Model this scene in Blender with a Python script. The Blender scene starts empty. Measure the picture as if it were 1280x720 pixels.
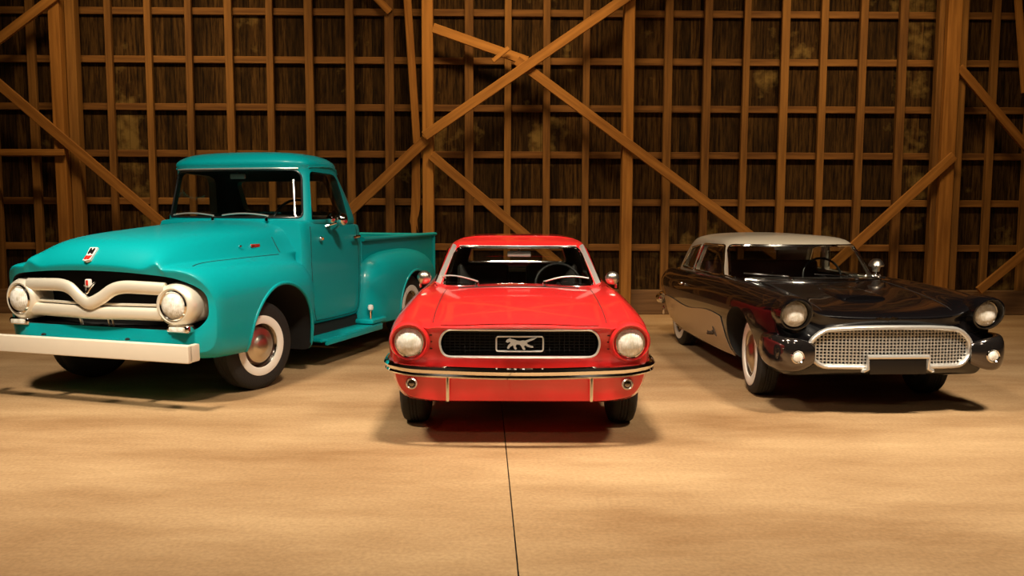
import bpy, bmesh, math, random
from mathutils import Vector, Matrix
from mathutils.bvhtree import BVHTree
random.seed(7)
PI = math.pi
C = bpy.context.scene.collection
sin, cos = math.sin, math.cos

# ------------------------------------------------------------------ materials
def new_mat(name):
    m = bpy.data.materials.new(name); m.use_nodes = True
    nt = m.node_tree; b = nt.nodes['Principled BSDF']
    return m, nt, b
def pm(name, col, rough=.5, metal=0, coat=0, crough=.04, spec=.5, nscale=0, namt=.15, bump=0):
    m, nt, b = new_mat(name)
    b.inputs['Base Color'].default_value = (*col, 1)
    b.inputs['Roughness'].default_value = rough
    b.inputs['Metallic'].default_value = metal
    b.inputs['Coat Weight'].default_value = coat
    b.inputs['Coat Roughness'].default_value = crough
    b.inputs['Specular IOR Level'].default_value = spec
    if nscale:
        tc = nt.nodes.new('ShaderNodeTexCoord'); n = nt.nodes.new('ShaderNodeTexNoise')
        n.inputs['Scale'].default_value = nscale; n.inputs['Detail'].default_value = 4
        nt.links.new(tc.outputs['Object'], n.inputs['Vector'])
        mx = nt.nodes.new('ShaderNodeMix'); mx.data_type = 'RGBA'
        mx.inputs[6].default_value = (*[c * (1 - namt) for c in col], 1)
        mx.inputs[7].default_value = (*[min(1, c * (1 + namt)) for c in col], 1)
        nt.links.new(n.outputs['Fac'], mx.inputs[0]); nt.links.new(mx.outputs[2], b.inputs['Base Color'])
        if bump:
            bp = nt.nodes.new('ShaderNodeBump'); bp.inputs['Strength'].default_value = bump; bp.inputs['Distance'].default_value = .01
            nt.links.new(n.outputs['Fac'], bp.inputs['Height']); nt.links.new(bp.outputs['Normal'], b.inputs['Normal'])
    return m
def glass_mat(name, tint, refl=1.0, ior=1.5):
    m = bpy.data.materials.new(name); m.use_nodes = True; nt = m.node_tree; nt.nodes.clear()
    o = nt.nodes.new('ShaderNodeOutputMaterial'); mix = nt.nodes.new('ShaderNodeMixShader')
    t = nt.nodes.new('ShaderNodeBsdfTransparent'); g = nt.nodes.new('ShaderNodeBsdfGlossy'); f = nt.nodes.new('ShaderNodeFresnel')
    t.inputs[0].default_value = (*tint, 1); g.inputs['Roughness'].default_value = .02; f.inputs[0].default_value = ior
    g.inputs[0].default_value = (refl, refl, refl, 1)
    ge = nt.nodes.new('ShaderNodeNewGeometry'); sb = nt.nodes.new('ShaderNodeMath'); sb.operation = 'SUBTRACT'; sb.inputs[0].default_value = 1
    ml = nt.nodes.new('ShaderNodeMath'); ml.operation = 'MULTIPLY'   # only the outer face of the pane reflects
    nt.links.new(ge.outputs['Backfacing'], sb.inputs[1]); nt.links.new(sb.outputs[0], ml.inputs[0]); nt.links.new(f.outputs[0], ml.inputs[1])
    nt.links.new(ml.outputs[0], mix.inputs[0]); nt.links.new(t.outputs[0], mix.inputs[1]); nt.links.new(g.outputs[0], mix.inputs[2])
    nt.links.new(mix.outputs[0], o.inputs[0]); return m

M = {}
M['teal'] = pm('teal_paint', (.0, .33, .36), .42, 0, .3, .15, .25)
M['red'] = pm('red_paint', (.74, .020, .022), .35, 0, 1, .04)
M['black'] = pm('black_paint', (.003, .0025, .003), .25, 0, .8, .02, .25)
M['beige'] = pm('beige_roof_paint', (.42, .36, .27), .45, 0, .6, .1)
M['chrome'] = pm('chrome', (.82, .80, .76), .07, 1)
M['dchrome'] = pm('dark_chrome', (.30, .27, .24), .18, 1)
M['hub'] = pm('worn_hubcap_chrome', (.62, .56, .47), .30, 1)
M['satin'] = pm('satin_silver', (.90, .83, .69), .38, .45)
M['silver'] = pm('silver_trim', (.80, .78, .74), .28, .75)
M['smoke'] = pm('smoked_chrome', (.10, .085, .08), .12, .9, 1, .03)
M['bumperwhite'] = pm('cream_bumper_paint', (.74, .66, .54), .45, 0, .2, nscale=6, namt=.05)
M['panelmetal'] = pm('polished_flank_metal', (.60, .50, .38), .28, .75)
M['rubber'] = pm('tyre_rubber', (.012, .011, .010), .7, nscale=60, namt=.3, bump=.3)
M['white'] = pm('whitewall_rubber', (.82, .78, .70), .6)
M['dark'] = pm('dark_cavity', (.006, .005, .004), .8)
M['dkgrey'] = pm('dark_grille', (.012, .011, .011), .5)
M['interior'] = pm('dark_interior_vinyl', (.02, .014, .011), .5, nscale=30, bump=.1)
M['redint'] = pm('oxblood_vinyl', (.05, .008, .006), .45, nscale=30, bump=.1)
M['tealint'] = pm('dark_teal_interior', (.004, .03, .026), .5)
M['plate'] = pm('black_plate', (.006, .004, .003), .4)
M['seam'] = pm('panel_gap', (.0, .03, .025), .8)
M['seamr'] = pm('panel_gap_red', (.05, .002, .002), .8)
M['amber'] = pm('amber_lens', (.75, .22, .04), .2, 0, 1)
M['redlens'] = pm('red_enamel', (.65, .02, .01), .3, 0, .8)
M['liner'] = pm('cream_headliner', (.74, .67, .53), .8)
M['script'] = pm('dark_script', (.05, .035, .02), .5)
M['whitee'] = pm('white_enamel', (.8, .78, .74), .3, 0, .8)
M['blacke'] = pm('black_enamel', (.01, .01, .01), .3)
M['glass'] = glass_mat('window_glass', (.94, .95, .93))
M['tglass'] = glass_mat('tinted_window_glass', (.42, .40, .36))
M['lamp_glass'] = glass_mat('lamp_cover_glass', (.98, .97, .95))
def lens_mat():
    m, nt, b = new_mat('fluted_headlamp_lens')
    tc = nt.nodes.new('ShaderNodeTexCoord')
    w = nt.nodes.new('ShaderNodeTexWave'); w.inputs['Scale'].default_value = 22; w.inputs['Distortion'].default_value = 1.5
    nt.links.new(tc.outputs['Object'], w.inputs['Vector'])
    v = nt.nodes.new('ShaderNodeTexNoise'); v.inputs['Scale'].default_value = 26
    nt.links.new(tc.outputs['Object'], v.inputs['Vector'])
    cr = nt.nodes.new('ShaderNodeValToRGB'); cr.color_ramp.elements[0].position = .35; cr.color_ramp.elements[1].position = .65
    cr.color_ramp.elements[0].color = (.66, .62, .52, 1); cr.color_ramp.elements[1].color = (.98, .97, .93, 1)
    nt.links.new(v.outputs['Fac'], cr.inputs[0]); nt.links.new(cr.outputs[0], b.inputs['Base Color'])
    bp = nt.nodes.new('ShaderNodeBump'); bp.inputs['Strength'].default_value = .25; bp.inputs['Distance'].default_value = .01
    nt.links.new(w.outputs['Fac'], bp.inputs['Height']); nt.links.new(bp.outputs['Normal'], b.inputs['Normal'])
    b.inputs['Roughness'].default_value = .3; b.inputs['Coat Weight'].default_value = .6
    return m
M['lens'] = lens_mat()

def wood_mat(name, a, c, axis='Z'):
    m, nt, b = new_mat(name)
    tc = nt.nodes.new('ShaderNodeTexCoord'); mp = nt.nodes.new('ShaderNodeMapping')
    s = {'Z': (14, 14, .9), 'X': (.9, 14, 14)}[axis]
    mp.inputs['Scale'].default_value = s
    nt.links.new(tc.outputs['Object'], mp.inputs['Vector'])
    n = nt.nodes.new('ShaderNodeTexNoise'); n.inputs['Scale'].default_value = 1.6; n.inputs['Detail'].default_value = 6
    nt.links.new(mp.outputs[0], n.inputs['Vector'])
    oi = nt.nodes.new('ShaderNodeObjectInfo')
    ad = nt.nodes.new('ShaderNodeMath'); ad.operation = 'MULTIPLY_ADD'; ad.inputs[1].default_value = .35; ad.inputs[2].default_value = -.17
    nt.links.new(oi.outputs['Random'], ad.inputs[0])
    a2 = nt.nodes.new('ShaderNodeMath'); nt.links.new(n.outputs['Fac'], a2.inputs[0]); nt.links.new(ad.outputs[0], a2.inputs[1])
    cr = nt.nodes.new('ShaderNodeValToRGB'); cr.color_ramp.elements[0].position = .25; cr.color_ramp.elements[1].position = .75
    cr.color_ramp.elements[0].color = (*a, 1); cr.color_ramp.elements[1].color = (*c, 1)
    nt.links.new(a2.outputs[0], cr.inputs[0]); nt.links.new(cr.outputs[0], b.inputs['Base Color'])
    bp = nt.nodes.new('ShaderNodeBump'); bp.inputs['Strength'].default_value = .3; bp.inputs['Distance'].default_value = .01
    nt.links.new(n.outputs['Fac'], bp.inputs['Height']); nt.links.new(bp.outputs['Normal'], b.inputs['Normal'])
    b.inputs['Roughness'].default_value = .8; b.inputs['Specular IOR Level'].default_value = .2
    return m
M['studwood'] = wood_mat('stud_timber', (.085, .034, .007), (.215, .095, .020))
M['girtwood'] = wood_mat('girt_timber', (.085, .033, .007), (.21, .090, .020), 'X')
M['bracewood'] = wood_mat('brace_timber', (.18, .070, .012), (.36, .155, .032), 'X')
M['postwood'] = wood_mat('post_timber', (.17, .065, .010), (.34, .145, .028))
M['basewood'] = wood_mat('base_board_timber', (.10, .05, .02), (.20, .105, .045), 'X')

def plank_mat():
    m, nt, b = new_mat('old_plank_siding')
    L = nt.links.new; N = nt.nodes.new
    tc = N('ShaderNodeTexCoord'); sx = N('ShaderNodeSeparateXYZ'); L(tc.outputs['Object'], sx.inputs[0])
    dv = N('ShaderNodeMath'); dv.operation = 'DIVIDE'; dv.inputs[1].default_value = .135; L(sx.outputs['X'], dv.inputs[0])
    fl = N('ShaderNodeMath'); fl.operation = 'FLOOR'; L(dv.outputs[0], fl.inputs[0])
    fr = N('ShaderNodeMath'); fr.operation = 'FRACT'; L(dv.outputs[0], fr.inputs[0])
    wn = N('ShaderNodeTexWhiteNoise'); wn.noise_dimensions = '1D'; L(fl.outputs[0], wn.inputs['W'])
    mp = N('ShaderNodeMapping'); mp.inputs['Scale'].default_value = (30, 1, 2.2); L(tc.outputs['Object'], mp.inputs['Vector'])
    n = N('ShaderNodeTexNoise'); n.inputs['Scale'].default_value = 1; n.inputs['Detail'].default_value = 7; n.inputs['Roughness'].default_value = .7
    L(mp.outputs[0], n.inputs['Vector'])
    base = N('ShaderNodeValToRGB'); e = base.color_ramp.elements
    e[0].position = .40; e[0].color = (.010, .0040, .0008, 1); e[1].position = .74; e[1].color = (.095, .046, .012, 1)
    L(n.outputs['Fac'], base.inputs[0])
    mul = N('ShaderNodeMix'); mul.data_type = 'RGBA'; mul.blend_type = 'MULTIPLY'; mul.inputs[0].default_value = 1
    g = N('ShaderNodeMapRange'); g.inputs[3].default_value = .45; g.inputs[4].default_value = 1.25; L(wn.outputs['Value'], g.inputs[0])
    L(base.outputs[0], mul.inputs[6]); L(g.outputs[0], mul.inputs[7])
    # pale worn plaster-like patches with shape of their own
    p = N('ShaderNodeTexNoise'); p.inputs['Scale'].default_value = .75; p.inputs['Detail'].default_value = 2
    mp2 = N('ShaderNodeMapping'); mp2.inputs['Location'].default_value = (3.7, 0, 1.1); mp2.inputs['Scale'].default_value = (1.3, 1, .75)
    L(tc.outputs['Object'], mp2.inputs['Vector']); L(mp2.outputs[0], p.inputs['Vector'])
    p2 = N('ShaderNodeTexNoise'); p2.inputs['Scale'].default_value = 7; p2.inputs['Detail'].default_value = 6; L(tc.outputs['Object'], p2.inputs['Vector'])
    s = N('ShaderNodeMath'); s.operation = 'MULTIPLY_ADD'; s.inputs[1].default_value = .45; L(p2.outputs['Fac'], s.inputs[0]); L(p.outputs['Fac'], s.inputs[2])
    pr = N('ShaderNodeMapRange'); pr.inputs[1].default_value = .85; pr.inputs[2].default_value = .98; L(s.outputs[0], pr.inputs[0])
    mx = N('ShaderNodeMix'); mx.data_type = 'RGBA'; mx.inputs[7].default_value = (.17, .105, .030, 1)
    pf = N('ShaderNodeMath'); pf.operation = 'MULTIPLY'; pf.inputs[1].default_value = .75; L(pr.outputs[0], pf.inputs[0])
    L(pf.outputs[0], mx.inputs[0]); L(mul.outputs[2], mx.inputs[6])
    gap = N('ShaderNodeMapRange'); gap.inputs[1].default_value = .0; gap.inputs[2].default_value = .06; L(fr.outputs[0], gap.inputs[0])
    m3 = N('ShaderNodeMix'); m3.data_type = 'RGBA'; m3.blend_type = 'MULTIPLY'; m3.inputs[0].default_value = 1
    L(mx.outputs[2], m3.inputs[6]); L(gap.outputs[0], m3.inputs[7]); L(m3.outputs[2], b.inputs['Base Color'])
    b.inputs['Roughness'].default_value = .9; b.inputs['Specular IOR Level'].default_value = .1
    return m
M['plank'] = plank_mat()
def floor_mat():
    m, nt, b = new_mat('worn_concrete')
    L = nt.links.new; N = nt.nodes.new
    tc = N('ShaderNodeTexCoord')
    mp = N('ShaderNodeMapping'); mp.inputs['Scale'].default_value = (.35, 1.1, 1); mp.inputs['Rotation'].default_value = (0, 0, .12)
    L(tc.outputs['Object'], mp.inputs['Vector'])
    n = N('ShaderNodeTexNoise'); n.inputs['Scale'].default_value = 1.3; n.inputs['Detail'].default_value = 8; n.inputs['Roughness'].default_value = .62
    L(mp.outputs[0], n.inputs['Vector'])
    cr = N('ShaderNodeValToRGB'); e = cr.color_ramp.elements
    e[0].position = .30; e[0].color = (.25, .138, .060, 1); e[1].position = .70; e[1].color = (.46, .305, .160, 1)
    L(n.outputs['Fac'], cr.inputs[0])
    n2 = N('ShaderNodeTexNoise'); n2.inputs['Scale'].default_value = 45; n2.inputs['Detail'].default_value = 5; L(tc.outputs['Object'], n2.inputs['Vector'])
    r2 = N('ShaderNodeMapRange'); r2.inputs[1].default_value = .3; r2.inputs[2].default_value = .7; r2.inputs[3].default_value = .86; r2.inputs[4].default_value = 1.1
    L(n2.outputs['Fac'], r2.inputs[0])
    mu = N('ShaderNodeMix'); mu.data_type = 'RGBA'; mu.blend_type = 'MULTIPLY'; mu.inputs[0].default_value = 1
    L(cr.outputs[0], mu.inputs[6]); L(r2.outputs[0], mu.inputs[7])
    L(mu.outputs[2], b.inputs['Base Color'])
    bp = N('ShaderNodeBump'); bp.inputs['Strength'].default_value = .12; bp.inputs['Distance'].default_value = .01
    L(n2.outputs['Fac'], bp.inputs['Height']); L(bp.outputs['Normal'], b.inputs['Normal'])
    b.inputs['Roughness'].default_value = .85; b.inputs['Specular IOR Level'].default_value = .15
    return m
M['floor'] = floor_mat()
M['sidewall'] = wood_mat('side_wall_boards', (.035, .018, .008), (.10, .05, .02))
M['ceil'] = wood_mat('ceiling_boards', (.03, .016, .008), (.07, .04, .018), 'X')

# ------------------------------------------------------------------ mesh helpers
def link(name, me, mat=None, parent=None, smooth=True, angle=35):
    if mat is not None:
        me.materials.clear()
        for x in (mat if isinstance(mat, (list, tuple)) else [mat]): me.materials.append(x)
    if smooth:
        for p in me.polygons: p.use_smooth = True
        me.set_sharp_from_angle(angle=math.radians(angle))
    o = bpy.data.objects.new(name, me); C.objects.link(o)
    if parent is not None: o.parent = parent
    return o
def tomesh(bm, recalc=True):
    if recalc: bmesh.ops.recalc_face_normals(bm, faces=bm.faces)
    me = bpy.data.meshes.new('m'); bm.to_mesh(me); bm.free(); return me
def bake(o, angle=35):
    dg = bpy.context.evaluated_depsgraph_get(); dg.update()
    me = bpy.data.meshes.new_from_object(o.evaluated_get(dg))
    o.modifiers.clear(); o.data = me
    for p in me.polygons: p.use_smooth = True
    me.set_sharp_from_angle(angle=math.radians(angle))
    return o
def subsurf(o, lv, angle=35):
    m = o.modifiers.new('s', 'SUBSURF'); m.levels = lv; m.render_levels = lv
    return bake(o, angle)
def cut(o, cutters, op='DIFFERENCE', angle=35):
    """boolean with temporary meshes; they are removed afterwards"""
    for cme in cutters:
        t = bpy.data.objects.new('t', cme); C.objects.link(t)
        t.parent = o.parent
        n0 = len(o.data.polygons); old = o.data.copy()
        for k in range(6):
            m = o.modifiers.new('b', 'BOOLEAN'); m.operation = op; m.object = t; m.solver = 'EXACT'; m.material_mode = 'TRANSFER'
            m.use_self = k > 3
            bake(o, angle)
            if len(o.data.polygons) > n0 * .4: break
            print('BOOLEAN RETRY', o.name, k, n0, len(o.data.polygons))
            o.data = old.copy(); t.location = (.0013 * (k + 1), .0017 * (k + 1), .0011 * (k + 1))
        bpy.data.objects.remove(t)
    return o
def bvh_of(o):
    bm = bmesh.new(); bm.from_mesh(o.data); b = BVHTree.FromBMesh(bm); bm.free(); return b
def box_bm(bm, c, s, bev=0, seg=2, rot=None):
    r = bmesh.ops.create_cube(bm, size=1)
    vs = r['verts']
    mt = Matrix.Translation(c) @ (rot if rot is not None else Matrix()) @ Matrix.Diagonal((*s, 1))
    bmesh.ops.transform(bm, matrix=mt, verts=vs)
    if bev:
        es = list({e for v in vs for e in v.link_edges})
        bmesh.ops.bevel(bm, geom=es, offset=bev, segments=seg, affect='EDGES', profile=.6)
def box(name, c, s, mat, parent=None, bev=0, seg=2, rot=None):
    bm = bmesh.new(); box_bm(bm, c, s, bev, seg, rot); return link(name, tomesh(bm), mat, parent)
def catmull(pts, n=6, closed=False):
    P = [Vector(p) for p in pts]; out = []; L = len(P)
    rng = range(L) if closed else range(L - 1)
    for i in rng:
        if closed: a, b, c, d = P[i - 1], P[i], P[(i + 1) % L], P[(i + 2) % L]
        else: a, b, c, d = P[max(i - 1, 0)], P[i], P[i + 1], P[min(i + 2, L - 1)]
        for k in range(n):
            t = k / n
            out.append(.5 * ((2 * b) + (c - a) * t + (2 * a - 5 * b + 4 * c - d) * t * t + (3 * b - a - 3 * c + d) * t ** 3))
    if not closed: out.append(P[-1])
    return out
def sweep_bm(bm, path, prof, closed=False, up=Vector((0, 0, 1)), taper=None):
    """prof: list of (u,v): u sideways, v along 'up'"""
    path = [Vector(p) for p in path]; n = len(path); rings = []
    for i, p in enumerate(path):
        if closed: t = path[(i + 1) % n] - path[i - 1]
        else: t = path[min(i + 1, n - 1)] - path[max(i - 1, 0)]
        t.normalize()
        s = t.cross(up)
        if s.length < 1e-4: s = t.cross(Vector((0, 1, .01)))
        s.normalize(); w = s.cross(t).normalized()
        k = taper(i / (n - 1)) if taper else 1
        rings.append([bm.verts.new(p + s * (a * k) + w * (b * k)) for a, b in prof])
    m = len(prof)
    for i in range(n if closed else n - 1):
        A, B = rings[i], rings[(i + 1) % n]
        for j in range(m): bm.faces.new((A[j], A[(j + 1) % m], B[(j + 1) % m], B[j]))
    if not closed:
        bm.faces.new(rings[0]); bm.faces.new(rings[-1][::-1])
def circ(r, n=8, rz=None): return [(r * cos(2 * PI * k / n), (rz or r) * sin(2 * PI * k / n)) for k in range(n)]
def tube(name, path, r, mat, parent=None, closed=False, n=8, smooth=0, up=Vector((0, 0, 1)), taper=None, prof=None):
    if smooth: path = catmull(path, smooth, closed)
    bm = bmesh.new(); sweep_bm(bm, path, prof or circ(r, n), closed, up, taper)
    return link(name, tomesh(bm), mat, parent)
def lathe_bm(bm, prof, M4, seg=40, skew=None):
    """prof (r, h) around local Z, then M4"""
    rings = []
    for r, h in prof:
        if r < 1e-6: rings.append([bm.verts.new(M4 @ Vector((0, 0, h)))])
        else: rings.append([bm.verts.new(M4 @ Vector((r * cos(2 * PI * k / seg), r * sin(2 * PI * k / seg), h + (skew(r, 2 * PI * k / seg, h) if skew else 0)))) for k in range(seg)])
    for A, B in zip(rings, rings[1:]):
        for k in range(seg):
            k2 = (k + 1) % seg
            if len(A) == 1 and len(B) == 1: continue
            if len(A) == 1: bm.faces.new((A[0], B[k], B[k2]))
            elif len(B) == 1: bm.faces.new((A[k], A[k2], B[0]))
            else: bm.faces.new((A[k], A[k2], B[k2], B[k]))
def lathe(name, prof, M4, mat, parent=None, seg=40, skew=None, angle=35):
    bm = bmesh.new(); lathe_bm(bm, prof, M4, seg, skew); return link(name, tomesh(bm), mat, parent, angle=angle)
def fwd(x, y, z, yaw=0, pitch=0):   # local Z looks towards -Y (forward of the car)
    return Matrix.Translation((x, y, z)) @ Matrix.Rotation(yaw, 4, 'Z') @ Matrix.Rotation(PI / 2 + pitch, 4, 'X')
def outw(x, y, z, s=1):             # local Z looks towards s*X
    return Matrix.Translation((x, y, z)) @ Matrix.Rotation(s * PI / 2, 4, 'Y')
def prism(pts, axis, lo, hi):
    """closed prism from a 2-D polygon. axis 'y': pts=(x,z); 'x': pts=(y,z); 'z': pts=(x,y)"""
    bm = bmesh.new()
    f = {'y': lambda p, h: (p[0], h, p[1]), 'x': lambda p, h: (h, p[0], p[1]), 'z': lambda p, h: (p[0], p[1], h)}[axis]
    A = [bm.verts.new(f(p, lo)) for p in pts]; B = [bm.verts.new(f(p, hi)) for p in pts]; n = len(pts)
    bm.faces.new(A); bm.faces.new(B[::-1])
    for i in range(n): bm.faces.new((A[i], A[(i + 1) % n], B[(i + 1) % n], B[i]))
    return bm
def cutter(pts, axis, lo, hi, mat):
    me = tomesh(prism(pts, axis, lo, hi)); me.materials.append(mat); return me
def cutbox(c, s, mat, bev=0):
    bm = bmesh.new(); box_bm(bm, c, s, bev, 3); me = tomesh(bm); me.materials.append(mat); return me
def rpoly(pts, r, n=5):
    """round the corners of a 2-D polygon; r number or list"""
    out = []; L = len(pts)
    for i, p in enumerate(pts):
        p = Vector(p); a = Vector(pts[i - 1]) - p; b = Vector(pts[(i + 1) % L]) - p
        rr = r[i] if isinstance(r, (list, tuple)) else r
        rr = min(rr, a.length * .49, b.length * .49)
        s = p + a.normalized() * rr; e = p + b.normalized() * rr
        for k in range(n + 1):
            t = k / n; out.append(tuple((1 - t) ** 2 * s + 2 * t * (1 - t) * p + t * t * e))
    return out
def dens(poly, d=.03):
    out = []
    for i, p in enumerate(poly):
        q = poly[(i + 1) % len(poly)]; p = Vector(p); q = Vector(q); n = max(1, int((q - p).length / d))
        for k in range(n): out.append(tuple(p.lerp(q, k / n)))
    return out
def hull(name, rows, a, b, mat, parent, front=None, rear=None, ccol={}, crow={}, lv=2, mirror=True, angle=40):
    """rows of half rings (x>=0): 0..a top, a..b side, b..end bottom; mirrored, both ends closed by grids"""
    K = len(rows[0]); bm = bmesh.new(); cl = bm.edges.layers.float.new('crease_edge'); D = {}
    def V(p, sgn):
        x = p[0] * sgn
        k = (round(x, 5) + 0.0, round(p[1], 5), round(p[2], 5))
        if k not in D: D[k] = bm.verts.new((x, p[1], p[2]))
        return D[k]
    def F(ps, sgn):
        vs = []
        for p in ps:
            v = V(p, sgn)
            if v not in vs: vs.append(v)
        if len(vs) > 2:
            try: bm.faces.new(vs if sgn > 0 else vs[::-1])
            except ValueError: pass
    def patch(ring, fn, sgn):
        T = ring[:a + 1]; S = ring[a:b + 1]; B = [ring[K - 1 - i] for i in range(a + 1)]; m = b - a
        T = [Vector(p) for p in T]; S = [Vector(p) for p in S]; B = [Vector(p) for p in B]
        G = []
        for i in range(a + 1):
            u = i / a if T[a].x < 1e-6 else T[i].x / T[a].x; col = []
            for j in range(m + 1):
                v = j / m
                # follow the side's height spacing
                dz = (S[0] - S[m]).length; v = (S[0] - S[j]).length / dz if dz > 1e-6 and 0 < j < m else v
                Cj = T[0].lerp(B[0], v)
                p = T[i].lerp(B[i], v) + Cj.lerp(S[j], u) - ((1 - u) * ((1 - v) * T[0] + v * B[0]) + u * ((1 - v) * S[0] + v * S[m]))
                if fn and 0 < j < m and i < a: p = Vector(fn(p, i, j))
                if j == 0: p = T[i]
                if j == m: p = B[i]
                if i == a: p = S[j]
                col.append(p)
            G.append(col)
        for i in range(a):
            for j in range(m): F((G[i][j], G[i + 1][j], G[i + 1][j + 1], G[i][j + 1]), sgn)
    for sgn in ((1, -1) if mirror else (1,)):
        for r in range(len(rows) - 1):
            for k in range(K - 1): F((rows[r][k], rows[r][k + 1], rows[r + 1][k + 1], rows[r + 1][k]), sgn)
        patch(rows[0], front, sgn); patch(rows[-1], rear, sgn)
    bm.verts.index_update()
    def cre(p, q, v):
        for sgn in (1, -1):
            x, y = V(p, sgn), V(q, sgn); e = bm.edges.get((x, y))
            if e: e[cl] = v
    for k, v in ccol.items():
        for r in range(len(rows) - 1): cre(rows[r][k], rows[r + 1][k], v)
    for r, v in crow.items():
        for k in range(K - 1): cre(rows[r][k], rows[r][k + 1], v)
    o = link(name, tomesh(bm), mat, parent)
    return subsurf(o, lv, angle)
def hit(bvh, o, d, off=0):
    h = bvh.ray_cast(Vector(o), Vector(d).normalized())
    if h[0] is None: return None
    n = h[1]
    if n.dot(Vector(d)) > 0: n = -n
    return h[0] + n * off
def draped(bvh, pts, axis, off=0, far=4, sgn=1):
    """axis 'y' : pts (x,z) seen from the front (or rear with sgn=-1); 'x': pts (y,z) seen from x=sgn*far; 'z' pts (x,y) from above"""
    out = []
    for p in pts:
        if axis == 'y': q = hit(bvh, (p[0], -far * sgn, p[1]), (0, sgn, 0), off)
        elif axis == 'x': q = hit(bvh, (sgn * far, p[0], p[1]), (-sgn, 0, 0), off)
        else: q = hit(bvh, (p[0], p[1], far), (0, 0, -1), off)
        if q: out.append(q)
    return out
def pane(name, bvh, poly, axis, mat, parent, off=-.012, sgn=1, thick=.004, n=14):
    """curved glass following the body surface inside a polygon"""
    xs = [p[0] for p in poly]; zs = [p[1] for p in poly]
    bm = bmesh.new(); c = Vector((sum(xs) / len(xs), sum(zs) / len(zs)))
    rings = []
    for k in range(n, 0, -1):
        ring = [tuple(c + (Vector(p) - c) * (k / n)) for p in poly]
        d = draped(bvh, ring, axis, off, sgn=sgn)
        if len(d) == len(poly): rings.append([bm.verts.new(p) for p in d])
    cc = draped(bvh, [tuple(c)], axis, off, sgn=sgn)
    L = len(poly)
    for A, B in zip(rings, rings[1:]):
        for j in range(L): bm.faces.new((A[j], A[(j + 1) % L], B[(j + 1) % L], B[j]))
    if cc:
        v = bm.verts.new(cc[0])
        for j in range(L): bm.faces.new((rings[-1][j], rings[-1][(j + 1) % L], v))
    bmesh.ops.recalc_face_normals(bm, faces=bm.faces)
    g = bmesh.ops.solidify(bm, geom=bm.faces[:], thickness=thick)
    return link(name, tomesh(bm), mat, parent)
def empty(name, label, cat, loc, rz=0, group=None):
    o = bpy.data.objects.new(name, None); C.objects.link(o); o.location = loc; o.rotation_euler = (0, 0, rz); o.empty_display_size = .3
    o['label'] = label; o['category'] = cat
    if group: o['group'] = group
    return o
def tag(o, label, cat, group=None):
    o['label'] = label; o['category'] = cat
    if group: o['group'] = group
    return o
def struct(o): o['kind'] = 'structure'; return o
def copy_tree(o, parent):
    c = o.copy(); C.objects.link(c); c.parent = parent
    for ch in list(o.children): copy_tree(ch, c)
    return c

# ------------------------------------------------------------------ wheel
def make_wheel(parent, loc, side, R=.36, W=.19, ww=(.66, .86), cap=.45, rimmat='chrome', steer=0, whitewall=True, rimcol=None):
    """side=+1: outer face towards +X. wheel > tyre, whitewall_band, hubcap"""
    rr = R * min(.60, ww[0] + .02)
    root = lathe('wheel', [(rr, -W * .4), (rr * 1.02, -W * .30), (rr * .93, -W * .2), (rr * .9, W * .15), (rr * .98, W * .30), (rr * 1.04, W * .42), (rr * 1.0, W * .44),
                           (rr * .93, W * .36), (rr * .86, W * .22), (rr * .62, W * .20), (rr * .5, W * .3), (0, W * .3)],
                 Matrix.Rotation(side * PI / 2, 4, 'Y'), M[rimcol or rimmat], parent, seg=48)
    root.location = loc; root.rotation_euler = (0, 0, steer)
    T = Matrix.Rotation(side * PI / 2, 4, 'Y')
    prof = [(rr * .98, -W * .40), (R * .72, -W * .49), (R * .86, -W * .50), (R * .95, -W * .44), (R * .99, -W * .36), (R, -W * .2)]
    for g in (-.12, .0, .12):
        prof += [(R, W * (g - .04)), (R * .985, W * (g - .02)), (R * .985, W * (g + .02)), (R, W * (g + .04))]
    prof += [(R, W * .2), (R * .99, W * .36), (R * .95, W * .44), (R * .86, W * .50), (R * .72, W * .49), (rr * .98, W * .40)]
    lathe('tire', prof, T, M['rubber'], root, seg=56)
    if whitewall:
        lathe('whitewall_band', [(R * ww[0], W * .44), (R * ww[0], W * .492), (R * (ww[0] + .03), W * .515), (R * (ww[1] - .03), W * .522), (R * ww[1], W * .505), (R * ww[1], W * .44)], T, M['white'], root, seg=56)
    h = R * cap
    lathe('hubcap', [(h, W * .20), (h, W * .34), (h * .95, W * .40), (h * .8, W * .44), (h * .62, W * .47), (h * .55, W * .50), (h * .45, W * .56), (h * .25, W * .60), (0, W * .61)], T, M[rimmat], root, seg=40)
    return root

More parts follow.
